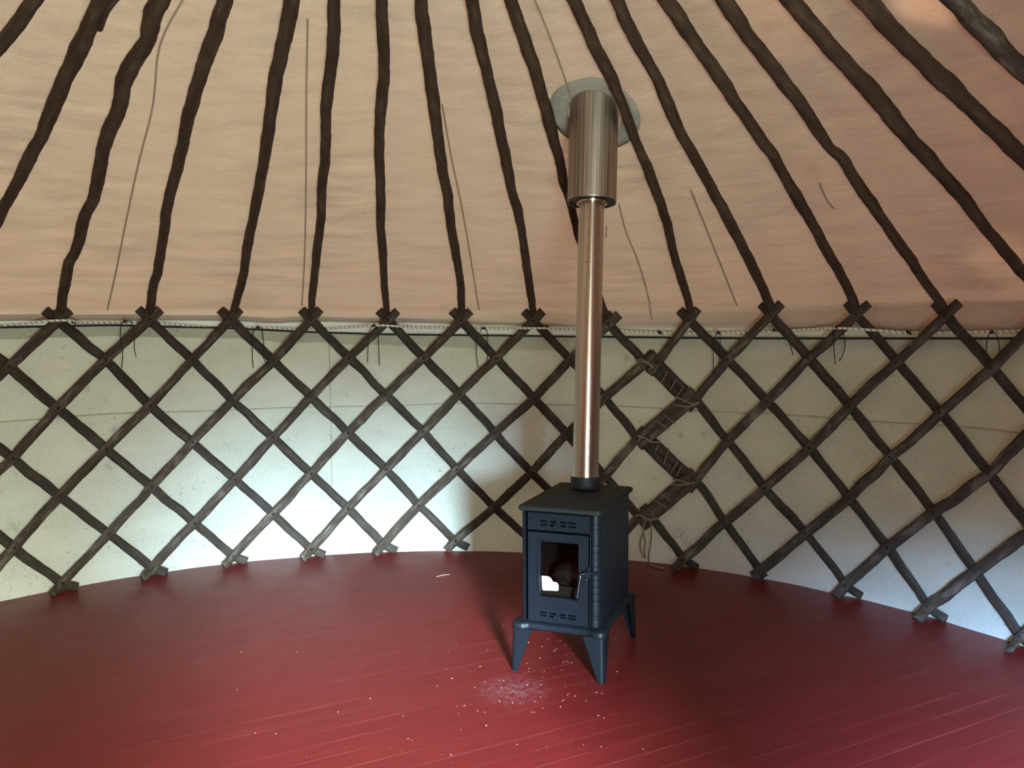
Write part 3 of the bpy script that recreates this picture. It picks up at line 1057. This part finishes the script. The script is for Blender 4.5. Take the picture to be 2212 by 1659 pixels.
for x, y in ((158, 695), (700, 710), (1183, 707), (1425, 718), (1963, 718)):
    P = on_lattice(x, y, 0.026)
    bm = bmesh.new()
    for dx, dz, s in ((0, 0, 1.0), (0.012, -0.006, 0.7), (-0.010, 0.005, 0.6)):
        bmesh.ops.create_icosphere(bm, subdivisions=2, radius=0.011 * s, matrix=Matrix.Translation((P.x + dx, P.y - 0.002, P.z + dz)))
    from_bm('knot', bm, M_BLACK, rope, True)

cp = []
for i in range(90):
    a = radians(-72) + radians(158) * i / 89
    cp.append(polar(a, 3.0775, cord_z(a)))
tag(tube('tension_cord', cp, 0.0062, M_BLACK, None, sub=2, n=8), 'thin straight black cord along the top of the wall canvas', 'cord')

TIES = [
    ('black tie cord hanging between the first and second lattice peaks from left', (270, 694), [[(268, 694), (262, 702), (260, 735), (265, 760), (263, 795)], [(272, 694), (284, 697), (290, 728), (290, 750), (294, 771)]]),
    ('black tie cord hanging just right of the third lattice peak from left', (557, 707), [[(555, 706), (547, 718), (545, 760), (547, 795)], [(560, 706), (566, 714), (570, 745), (569, 772), (580, 790)]]),
    ('black tie cord hanging just left of the fifth lattice peak from left', (808, 703), [[(806, 702), (798, 716), (795, 750), (794, 782)], [(811, 702), (817, 716), (818, 750), (820, 790)]]),
    ('black tie cord hanging midway between two peaks left of the flue', (1045, 709), [[(1042, 708), (1032, 730), (1029, 760), (1033, 794)], [(1047, 708), (1053, 720), (1053, 755), (1053, 790)]]),
    ('black tie cord hanging on the wall upper right of the corded joint', (1552, 718), [[(1550, 717), (1543, 735), (1541, 768), (1541, 802)], [(1554, 717), (1556, 730), (1555, 760), (1553, 785)]]),
    ('short single black tie strand beside the lath below the third peak from right', (1672, 713), [[(1672, 713), (1697, 721), (1706, 740), (1713, 767)]]),
    ('black tie cord with curled ends below the second peak from right', (1808, 707), [[(1806, 706), (1801, 728), (1802, 760), (1805, 787)], [(1811, 706), (1822, 722), (1825, 745), (1820, 768), (1812, 780)]]),
    ('rightmost black tie cord hanging near the right edge of the wall', (2142, 717), [[(2140, 716), (2133, 732), (2130, 762), (2131, 792)], [(2145, 716), (2153, 724), (2158, 745), (2160, 768)]]),
]
for lab, (kx, ky), strands in TIES:
    root = empty('tie_cord', on_lattice(kx, ky, -0.034))
    tag(root, lab, 'cord', 'black ties hanging from the rope')
    off = root.location.copy()
    for s in strands:
        pts = [on_lattice(x, y, -0.035 - (0.004 if i else 0)) - off for i, (x, y) in enumerate(s)]
        tube('strand', pts, 0.0026, M_BLACK, root, sub=5, n=6)
    bm = bmesh.new()
    bmesh.ops.create_icosphere(bm, subdivisions=2, radius=0.010)
    for v in bm.verts:
        v.co *= random.uniform(0.85, 1.15)
    from_bm('knot', bm, M_BLACK, root, True)

lash = empty('lashing_cord', on_lattice(1440, 950, -0.05))
tag(lash, 'brown twine lashing the two lattice panels together right of the stove', 'cord')
off = lash.location.copy()


def lashed(name, px, r=0.0042, bow=-0.032):
    pts = []
    n = len(px)
    for i, (x, y) in enumerate(px):
        edge = (i in (0, n - 1)) and name != 'tail'
        pts.append(on_lattice(x, y, bow + (0.014 if edge else 0)) - off)
    return tube(name, pts, r, M_TWINE, lash, sub=5, n=7)


for px in ([(1374, 778), (1385, 776), (1398, 783), (1412, 793)], [(1374, 782), (1388, 781), (1400, 786), (1411, 795)],
           [(1458, 857), (1480, 866), (1497, 873), (1511, 868)], [(1454, 874), (1478, 878), (1495, 877), (1508, 872)],
           [(1377, 941), (1395, 947), (1410, 955), (1422, 954)], [(1452, 1035), (1470, 1038), (1490, 1044), (1505, 1040)], [(1450, 1047), (1470, 1047), (1490, 1046)],
           [(1372, 1113), (1388, 1115), (1398, 1121), (1422, 1119)], [(1388, 1120), (1400, 1124), (1421, 1122)]):
    lashed('binding', px, 0.0052, -0.034)
for px in ([(1411, 810), (1421, 785)], [(1428, 827), (1443, 799)], [(1446, 844), (1462, 817)], [(1461, 859), (1479, 831)],
           [(1430, 893), (1461, 917)], [(1415, 907), (1447, 929)], [(1414, 981), (1426, 947)], [(1432, 1006), (1446, 965)], [(1447, 1024), (1466, 994)], [(1460, 1031), (1473, 1004)],
           [(1426, 1063), (1453, 1087)], [(1409, 1079), (1446, 1098)]):
    a, b = px
    a, b = (a[0] * 0.92 + b[0] * 0.08, a[1] * 0.92 + b[1] * 0.08), (b[0] * 0.92 + a[0] * 0.08, b[1] * 0.92 + a[1] * 0.08)
    lashed('wrap', [a, ((a[0] + b[0]) / 2, (a[1] + b[1]) / 2), b], 0.0036)
lashed('tail', [(1394, 1122), (1390, 1140), (1391, 1158), (1394, 1172), (1391, 1188), (1394, 1204), (1389, 1201), (1383, 1184), (1384, 1165), (1390, 1150)], 0.0050)
t2 = [on_lattice(x, y, -0.034) - off for x, y in ((1404, 1122), (1407, 1140), (1406, 1170), (1401, 1200))]
for x, y in ((1403, 1217), (1412, 1223), (1424, 1226), (1434, 1227)):
    t2.append(on_floor(x, y, 0.006) - off)
tube('tail', t2, 0.0050, M_TWINE, lash, sub=5, n=7)

# ------------------------------------------------------------------ the stove
SX, SY, SA = 0.78915, 1.24937, -0.41578
stove = empty('wood_stove', (SX, SY, 0), SA)
tag(stove, 'small black cast iron wood stove on splayed legs, standing on the red floor', 'stove')
HW, HD, ZB, ZT = 0.167, 0.256, 0.207, 0.671


def part(name, fn, mat=None, smooth=False, parent=None):
    bm = bmesh.new()
    fn(bm)
    return from_bm(name, bm, mat or M_IRON, parent or stove, smooth)


# body: U-shaped shell (sides, back), floor and roof of the firebox
def body(bm):
    add_box(bm, -HW + 0.002, -HW + 0.020, -HD + 0.028, HD, ZB, ZT)
    add_box(bm, HW - 0.020, HW - 0.002, -HD + 0.028, HD, ZB, ZT)
    add_box(bm, -HW + 0.003, HW - 0.003, HD - 0.02, HD + 0.001, ZB + 0.001, ZT - 0.001)
    add_box(bm, -HW + 0.003, HW - 0.003, -HD + 0.03, HD - 0.003, ZB + 0.001, ZB + 0.03)
    add_box(bm, -HW + 0.003, HW - 0.003, -HD + 0.03, HD - 0.003, ZT - 0.03, ZT - 0.001)
    # rails across the front above and below the openings
    add_box(bm, -0.152, 0.152, -HD + 0.004, -HD + 0.03, 0.668, ZT)


part('body', body)

GROOVES = [0.629, 0.613] + [0.546 - 0.0285 * i for i in range(9)] + [0.257, 0.243]


def post(sign):
    def fn(bm):
        r = 0.024 if sign > 0 else 0.014
        xin = 0.137 if sign > 0 else 0.1515
        out = []
        cx, cy = HW - r, -HD + r
        for i in range(9):
            a = radians(-90 + 90 * i / 8)
            out.append((cx + r * cos(a), cy + r * sin(a)))
        outline = [(xin, -HD)] + out + [(HW, -HD + 0.045), (xin, -HD + 0.045)]
        small = [(xin, -HD + 0.003)] + [(cx + (r - 0.003) * cos(radians(-90 + 90 * i / 8)), cy + (r - 0.003) * sin(radians(-90 + 90 * i / 8))) for i in range(9)] + [(HW - 0.003, -HD + 0.045), (xin, -HD + 0.045)]
        lv = [(outline, ZB)]
        for g in sorted(GROOVES):
            lv += [(outline, g - 0.0022), (small, g - 0.0012), (small, g + 0.0012), (outline, g + 0.0022)]
        lv.append((outline, ZT))
        lv = [([(sign * x, y) for x, y in (pts if sign > 0 else reversed(pts))], z) for pts, z in lv]
        stack(bm, lv)
    return fn


part('corner_post', post(1), smooth=True)
part('corner_post', post(-1), smooth=True)


def top_plate(bm):
    o1 = rounded(-0.178, 0.178, -0.279, 0.300, 0.022)
    stack(bm, [(inset(o1, 0.006), ZT), (o1, ZT + 0.004), (o1, ZT + 0.015), (inset(o1, 0.0025), ZT + 0.0195), (inset(o1, 0.008), ZT + 0.022)])


part('top_plate', top_plate, M_IRONTOP, True)


def base_plate(bm):
    # corner lobes over the legs, edges set back between them
    q = []
    X, Y, r = 0.203, 0.302, 0.030
    for i in range(9):
        a = radians(-90 + 90 * i / 8)
        q.append((X - r + r * cos(a), -Y + r + r * sin(a)))
    front = [(0.120, -0.287), (0.132, -0.2885), (0.139, -0.293), (0.146, -0.299), (0.156, -Y)]
    side = [(X, -0.235), (X - 0.003, -0.225), (X - 0.009, -0.218), (X - 0.013, -0.206), (X - 0.014, -0.19)]
    quarter = front + q + side
    y_off = -0.030                               # back lobes sit a little nearer
    right = quarter + [(x, -y + y_off) for x, y in reversed(quarter)]
    outline = right + [(-x, y) for x, y in reversed(right)]
    stack(bm, [(inset(outline, 0.006), 0.178), (outline, 0.184), (outline, 0.199), (inset(outline, 0.004), 0.205), (inset(outline, 0.010), 0.2085)])


part('base_plate', base_plate, None, True)


def leg(sx, sy):
    def fn(bm):
        def sec(z):
            t = 1 - z / 0.182
            L = 0.086 * (1 - t) + 0.027 * t
            Xo, Yo = (0.196 * (1 - t) + 0.200 * t), (0.296 * (1 - t) + 0.302 * t)
            if sy > 0:
                Yo -= 0.026
            r, th = 0.016, 0.010
            pts = []
            for i in range(7):
                a = radians(-90 + 90 * i / 6)
                pts.append((Xo - r + r * cos(a), -Yo + r + r * sin(a)))
            pts = [(Xo - L, -Yo)] + pts + [(Xo, -Yo + L), (Xo - th, -Yo + L), (Xo - th, -Yo + th + 0.004), (Xo - th - 0.004, -Yo + th), (Xo - L, -Yo + th)]
            return pts
        lv = []
        for z in (0.0, 0.004, 0.05, 0.10, 0.15, 0.182):
            pts = sec(z)
            if sx * (-sy) < 0:
                pts = list(reversed(pts))
            lv.append(([(sx * x, -sy * y) for x, y in pts], z))
        stack(bm, lv)
    return fn


for sx in (-1, 1):
    for sy in (-1, 1):
        part('leg', leg(sx, sy), None, True)

SLOT_X = [(-0.085, -0.056), (-0.045, -0.015), (0.000, 0.027), (0.036, 0.069)]


def slots(z1, z2):
    return [(a, b, z - 0.0036, z + 0.0036) for z in (z1, z2) for a, b in SLOT_X]


def bevel_front(bm, w=0.0018):
    bm.normal_update()


part('vent_panel', lambda bm: holed_plate(bm, -0.139, 0.125, 0.5915, 0.663, -HD - 0.002, -HD + 0.012, slots(0.630, 0.6145)))
door = part('stove_door', lambda bm: holed_plate(bm, -0.137, 0.121, 0.2745, 0.5825, -HD - 0.005, -HD + 0.012, [(-0.087, 0.081, 0.316, 0.547)]))
part('vent_panel', lambda bm: holed_plate(bm, -0.137, 0.121, 0.2095, 0.2735, -HD - 0.0045, -HD + 0.012, slots(0.2475, 0.2355)))
part('slot_shade_sheet', lambda bm: (add_box(bm, -0.150, 0.138, -HD + 0.0125, -HD + 0.018, 0.5735, 0.668), add_box(bm, -0.150, 0.138, -HD + 0.0125, -HD + 0.018, ZB + 0.001, 0.290), add_box(bm, -0.150, -0.1365, -HD + 0.0125, -HD + 0.018, 0.290, 0.5735), add_box(bm, 0.1215, 0.138, -HD + 0.0125, -HD + 0.018, 0.290, 0.5735)), M_SLOT)  # added near-black sheets standing in for shade in the slots and gaps


# raised lip round the window, the channel beside the door
def lip(bm):
    y0, y1 = -HD - 0.0085, -HD - 0.004
    for b in ((-0.094, -0.087, 0.309, 0.554), (0.081, 0.085, 0.309, 0.554), (-0.087, 0.081, 0.547, 0.552), (-0.087, 0.081, 0.309, 0.316)):
        add_box(bm, b[0], b[1], y0, y1, b[2], b[3], 0.0012)


part('window_lip', lip, None, False, door)
part('glass_pane', lambda bm: add_box(bm, -0.092, 0.086, -HD + 0.0125, -HD + 0.0165, 0.312, 0.551), M_GLASS, False, door)


def channel(bm):
    add_box(bm, 0.1265, 0.1310, -HD - 0.001, -HD + 0.02, ZB + 0.002, 0.664, 0.001)


part('hinge_strip', channel)


def knob(z):
    def fn(bm):
        mt = Matrix.Translation((-0.014, -HD - 0.011, z)) @ Matrix.Rotation(radians(90), 4, 'X')
        bmesh.ops.create_cone(bm, cap_ends=True, segments=20, radius1=0.008, radius2=0.010, depth=0.016, matrix=mt)
        bmesh.ops.create_cone(bm, cap_ends=True, segments=12, radius1=0.004, radius2=0.004, depth=0.03, matrix=Matrix.Translation((-0.014, -HD - 0.001, z)) @ Matrix.Rotation(radians(90), 4, 'X'))
        es = [e for e in bm.edges if e.calc_length() < 0.006 and abs(e.verts[0].co.y - e.verts[1].co.y) < 1e-4]
        bmesh.ops.bevel(bm, geom=es, offset=0.0015, segments=2, affect='EDGES')
    return fn


part('vent_knob', knob(0.612), None, True)
part('vent_knob', knob(0.2365), None, True)

# latch block and sloping handle bar
latch = part('door_latch', lambda bm: (add_box(bm, 0.106, 0.134, -HD - 0.026, -HD - 0.003, 0.418, 0.443, 0.003), add_box(bm, 0.126, 0.168, -HD - 0.020, -HD - 0.008, 0.428, 0.441, 0.003), add_box(bm, 0.121, 0.131, -HD - 0.018, -HD - 0.002, 0.440, 0.462, 0.002)))
A, B = Vector((0.097, -HD - 0.030, 0.432)), Vector((0.080, -HD - 0.030, 0.322))
tube('door_handle', [A, A.lerp(B, 0.5), B], 0.0065, M_DARKSTEEL, stove, sub=3, n=14)
tube('handle_arm', [Vector((0.118, -HD - 0.018, 0.430)), Vector((0.104, -HD - 0.027, 0.432)), A], 0.0055, M_IRON, latch, sub=3, n=10)
part('handle_bolt', lambda bm: bmesh.ops.create_uvsphere(bm, u_segments=10, v_segments=8, radius=0.006, matrix=Matrix.Translation((0.114, -HD - 0.007, 0.405))), M_DARKSTEEL, True)


# inside of the firebox
def lining(bm):
    add_box(bm, -0.145, -0.120, -HD + 0.034, HD - 0.03, ZB + 0.035, ZT - 0.035)
    add_box(bm, 0.120, 0.145, -HD + 0.034, HD - 0.03, ZB + 0.035, ZT - 0.035)
    add_box(bm, -0.119, 0.119, HD - 0.09, HD - 0.03, ZB + 0.035, ZT - 0.035)
    add_box(bm, -0.119, 0.119, -HD + 0.05, HD - 0.10, ZB + 0.06, ZB + 0.085)


part('firebox_lining', lining, M_FIRE)
part('log_guard', lambda bm: add_box(bm, -0.115, 0.115, -HD + 0.040, -HD + 0.052, ZB + 0.09, 0.352, 0.003), plain('guard_iron', (0.009, 0.007, 0.0065), 0.8, 0, 0.1))

# collar and flue
pb, pt_ = Vector((0.8445, 1.4270, 0.690)), Vector((0.9090, 1.6230, 2.42))
axis = (pt_ - pb).normalized()
q = Vector((0, 0, 1)).rotation_difference(axis)
to_stove = Matrix.LocRotScale(stove.location, stove.rotation_euler, None).inverted()
MP = Matrix.Translation(pb) @ q.to_matrix().to_4x4()
lathe('flue_collar', [(0.0600, 0.004), (0.0600, 0.052), (0.0650, 0.053), (0.0665, 0.051), (0.0665, 0.010), (0.072, 0.004), (0.074, 0.0)], M_IRONTOP, stove, matrix=to_stove @ MP)

flue = empty('flue_pipe', pb)
flue.rotation_mode = 'QUATERNION'
flue.rotation_quaternion = q
tag(flue, 'polished steel stovepipe with wide insulated top section going through the roof', 'flue')
zi = 1.316                                     # height of the insulated section's lower rim along the pipe
lathe('lower_pipe', [(0.0590, 0.014), (0.0590, 1.028), (0.0600, 1.0285), (0.0600, 1.0325), (0.0592, 1.033), (0.0592, 1.088), (0.0600, 1.0885), (0.0600, 1.0925), (0.0589, 1.093), (0.0589, zi + 0.05)], M_STEEL, flue, n=64)
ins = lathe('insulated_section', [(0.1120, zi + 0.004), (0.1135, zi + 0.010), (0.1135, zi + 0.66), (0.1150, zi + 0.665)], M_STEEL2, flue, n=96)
# the wide section stops just above the sloping canvas it passes through
MF = Matrix.Translation(pb) @ q.to_matrix().to_4x4()
for v in ins.data.vertices:
    if v.co.z > zi + 0.2:
        for _ in range(6):
            P = MF @ v.co
            v.co.z += (zroof(math.hypot(P.x, P.y)) + 0.075 - P.z) * 0.7
lathe('end_plate', [(0.0600, zi + 0.012), (0.1000, zi + 0.012), (0.1060, zi + 0.000), (0.1125, zi + 0.000), (0.1128, zi + 0.006)], M_DARKSTEEL, flue, n=64)
lathe('rim_ring', [(0.0595, zi - 0.006), (0.0720, zi - 0.004), (0.0740, zi + 0.004), (0.0735, zi + 0.011), (0.060, zi + 0.012)], M_STEEL, flue, n=64)
# small damper latch on the right of the pipe, facing away from the viewer's left
lat = math.atan2(RX.y, RX.x)


def flue_pt(r, a, z):
    return Vector((r * cos(lat + a), r * sin(lat + a), z))


tube('damper_hook', [flue_pt(0.058, 0.05, 1.150 + 0.012), flue_pt(0.066, 0.05, 1.158), flue_pt(0.0705, 0.05, 1.170), flue_pt(0.0705, 0.05, 1.195), flue_pt(0.0705, 0.05, 1.215)], 0.0026, M_STEEL, flue, sub=4, n=8)
bm = bmesh.new()
for a in (-2.02, -2.02):
    pass
for z in (1.031, 1.091):
    c = flue_pt(0.0605, -1.95, z)
    bmesh.ops.create_icosphere(bm, subdivisions=2, radius=0.0030, matrix=Matrix.Translation(c))
from_bm('rivet', bm, M_STEEL, flue, True)

# added ring under the canvas; its grey stands in for the outside flange's shade
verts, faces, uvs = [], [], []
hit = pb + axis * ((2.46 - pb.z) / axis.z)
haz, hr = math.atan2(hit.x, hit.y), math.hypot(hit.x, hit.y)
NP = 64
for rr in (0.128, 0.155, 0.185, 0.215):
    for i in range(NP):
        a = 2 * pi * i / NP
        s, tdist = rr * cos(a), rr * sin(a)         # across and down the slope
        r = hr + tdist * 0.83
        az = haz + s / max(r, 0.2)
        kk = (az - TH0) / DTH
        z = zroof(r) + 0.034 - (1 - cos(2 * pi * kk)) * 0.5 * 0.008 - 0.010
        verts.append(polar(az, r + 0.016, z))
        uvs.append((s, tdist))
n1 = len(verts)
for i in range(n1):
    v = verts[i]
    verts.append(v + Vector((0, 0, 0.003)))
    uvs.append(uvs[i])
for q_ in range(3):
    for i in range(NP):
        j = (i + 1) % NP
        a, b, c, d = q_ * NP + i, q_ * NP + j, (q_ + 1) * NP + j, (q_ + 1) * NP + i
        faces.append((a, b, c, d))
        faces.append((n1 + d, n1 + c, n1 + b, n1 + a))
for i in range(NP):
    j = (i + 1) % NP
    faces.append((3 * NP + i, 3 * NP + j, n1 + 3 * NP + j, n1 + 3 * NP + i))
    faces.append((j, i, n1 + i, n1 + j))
tag(link('flange_shade_disc', verts, faces, M_PATCH, None, uvs), 'round grey disc on the roof canvas round the flue, painted shade of the outside flange', 'patch')

# paper and crumpled bundle behind the stove glass
MS = Matrix.LocRotScale(stove.location, stove.rotation_euler, None)
bm = bmesh.new()
ol = [(-0.083, 0.336), (-0.079, 0.333), (-0.016, 0.337), (-0.013, 0.341), (-0.0125, 0.362), (-0.017, 0.370), (-0.026, 0.374), (-0.034, 0.372), (-0.040, 0.379), (-0.044, 0.386), (-0.050, 0.391), (-0.055, 0.394), (-0.085, 0.3945), (-0.0865, 0.391), (-0.0845, 0.340)]
fv = [bm.verts.new((x, -HD + 0.0210, z)) for x, z in ol]
bv = [bm.verts.new((x, -HD + 0.0218, z)) for x, z in ol]
bm.faces.new(fv)
bm.faces.new(list(reversed(bv)))
for i in range(len(ol)):
    j = (i + 1) % len(ol)
    bm.faces.new((fv[i], fv[j], bv[j], bv[i]))
tag(from_bm('paper_sheet', bm, M_PAPER, None, False, MS), 'torn blank white paper lying behind the stove window glass', 'paper')

bm = bmesh.new()
bmesh.ops.create_icosphere(bm, subdivisions=4, radius=1.0)
rnd = random.Random(3)
phs = [(Vector((rnd.gauss(0, 1), rnd.gauss(0, 1), rnd.gauss(0, 1))) * 4, rnd.uniform(0, 6)) for _ in range(9)]
for v in bm.verts:
    d = v.co.normalized()
    k = 1 + sum(0.05 * abs(sin(w_.dot(d) + p_)) for w_, p_ in phs) - 0.18
    v.co = Vector((d.x * 0.088 * k + 0.022, d.y * 0.06 * k - 0.105, d.z * 0.055 * k + 0.368))
tag(from_bm('crumpled_bundle', bm, M_BAG, None, True, MS), 'dark brown crumpled bundle lying inside the stove behind the glass', 'bundle')

# ------------------------------------------------------------------ crumbs on the floor
P0, P1 = on_floor(942, 1246, 0.004), on_floor(971, 1241, 0.004)
tag(tube('wood_splinter', [P0, P0.lerp(P1, 0.5) + Vector((0, 0.004, 0.002)), P1], [0.0012, 0.0026, 0.0012], M_CHIP, None, sub=3, n=6, flat=0.6), 'pale wood splinter lying on the red floor left of the stove', 'splinter')

bm = bmesh.new()
rnd = random.Random(21)
spots = []
for _ in range(95):
    spots.append((rnd.gauss(1120, 110), rnd.gauss(1500, 70)))
for _ in range(60):
    spots.append((rnd.uniform(500, 2000), rnd.uniform(1300, 1650)))
for _ in range(40):
    spots.append((rnd.gauss(1220, 60), rnd.gauss(1420, 30)))
spots += [(1345, 1400), (1332, 1404), (1337, 1408), (1574, 1477), (1442, 1488), (1418, 1567), (1417, 1573), (1389, 1618), (1230, 1612), (1229, 1365), (1172, 1530), (1203, 1462), (1160, 1365), (1168, 1428), (522, 1409)]
for x, y in spots:
    if y < 1290 or y > 1700:
        continue
    P = on_floor(x, y)
    s = rnd.choice((0.0007, 0.0009, 0.0011, 0.0014, 0.0020))
    mt = Matrix.Translation(P + Vector((0, 0, s * 0.5))) @ Matrix.Rotation(rnd.uniform(0, 3.1), 4, 'Z') @ Matrix.Diagonal((s * rnd.uniform(1, 2.4), s, s * 0.6, 1))
    bmesh.ops.create_icosphere(bm, subdivisions=1, radius=1.0, matrix=mt)
tag(from_bm('sawdust_crumbs', bm, M_CHIP), 'pale sawdust crumbs scattered over the red floor in front of the stove', 'sawdust', None, 'stuff')

# ------------------------------------------------------------------ light
w_ = bpy.data.worlds.new('outdoors')
scene.world = w_
w_.use_nodes = True
bg = w_.node_tree.nodes['Background']
bg.inputs[0].default_value = (1.0, 0.56, 0.34, 1)
bg.inputs[1].default_value = 0.47


def lamp(name, kind, energy, color, loc=(0, 0, 0), look=None, **kw):
    ld = bpy.data.lights.new(name, kind)
    ld.energy = energy
    ld.color = color
    for k, v in kw.items():
        setattr(ld, k, v)
    o = bpy.data.objects.new(name, ld)
    COL.objects.link(o)
    o.location = loc
    if look is not None:
        o.rotation_euler = (Vector(look) - Vector(loc)).to_track_quat('-Z', 'Y').to_euler()
    return o


D = polar(DOOR_AZ, 3.1, 0)
out_dir = polar(DOOR_AZ, 1, 0)
tan_dir = Vector((out_dir.y, -out_dir.x, 0))     # to the viewer's right when facing out
# sky seen through the doorway: a bright gap in the trees and a bluer one to the side
aim = D + Vector((0, 0, 0.7))
lamp('sky_gap', 'AREA', 350, (0.58, 0.85, 1.0), Vector((1.85, -7.5, 1.98)), aim, shape='RECTANGLE', size=0.9, size_y=1.4, spread=radians(32))
lamp('sky_right', 'AREA', 85, (0.86, 1.0, 0.80), Vector((3.5, -7.2, 2.1)), aim, shape='RECTANGLE', size=1.7, size_y=1.2, spread=radians(36))
L2 = D + (D - polar(radians(67), 3.0, 0)).normalized() * 4 + Vector((0, 0, 2.6))
lamp('sky_side', 'AREA', 800, (0.36, 0.64, 1.0), L2, aim, shape='RECTANGLE', size=1.6, size_y=1.3, spread=radians(36))
# sunlit grass outside throwing light up through the doorway
lamp('lawn_glow', 'AREA', 2400, (0.78, 1.0, 0.78), D + out_dir * 1.9 + Vector((0, 0, -0.15)), D + out_dir * 1.2 + Vector((0, 0, 3)), shape='RECTANGLE', size=3.0, size_y=2.6)
# sun on the canvas outside, from behind the left part of the roof
sun = lamp('sun', 'SUN', 2.75, (0.83, 1.0, 0.97), (0, 0, 6))
az, el = radians(-55), radians(34)
sd = Vector((sin(az) * cos(el), cos(az) * cos(el), sin(el)))
sun.rotation_euler = (-sd).to_track_quat('-Z', 'Y').to_euler()
sun.data.angle = radians(6)

# flecks of sun falling through the leaves on to the canvas outside
for x, y, on, watt, deg in ((1985, 22, 'roof', 46, 15), (2195, 585, 'roof', 16, 26), (1660, 40, 'roof', 14, 24), (1856, 1284, 'wall', 20, 3.2), (1893, 1302, 'wall', 26, 2.2), (1940, 1316, 'wall', 24, 3.0), (1992, 1308, 'wall', 26, 2.4), (2006, 1194, 'wall', 7, 3.4), (1085, 1090, 'wall', 5, 26)):
    if on == 'roof':
        P = on_roof(x, y)[0]
        up = Vector((0.5 * sin(math.atan2(P.x, P.y)), 0.5 * cos(math.atan2(P.x, P.y)), 0.85))
    else:
        P = on_wall(x, y)
        up = outward(P) + Vector((0, 0, 0.5))
    lamp('sun_fleck', 'SPOT', watt, (1.0, 0.80, 0.62), P + up * 1.2, P, spot_size=radians(deg), spot_blend=0.9, shadow_soft_size=0.02)

scene.view_settings.view_transform = 'Standard'
scene.view_settings.look = 'None'
scene.view_settings.exposure = 0.0
scene.view_settings.gamma = 1.0
scene.view_settings.use_curve_mapping = False
scene.cycles.use_denoising = True
scene.cycles.max_bounces = 10
scene.cycles.diffuse_bounces = 6
scene.cycles.transparent_max_bounces = 12
scene.cycles.sample_clamp_indirect = 6.0
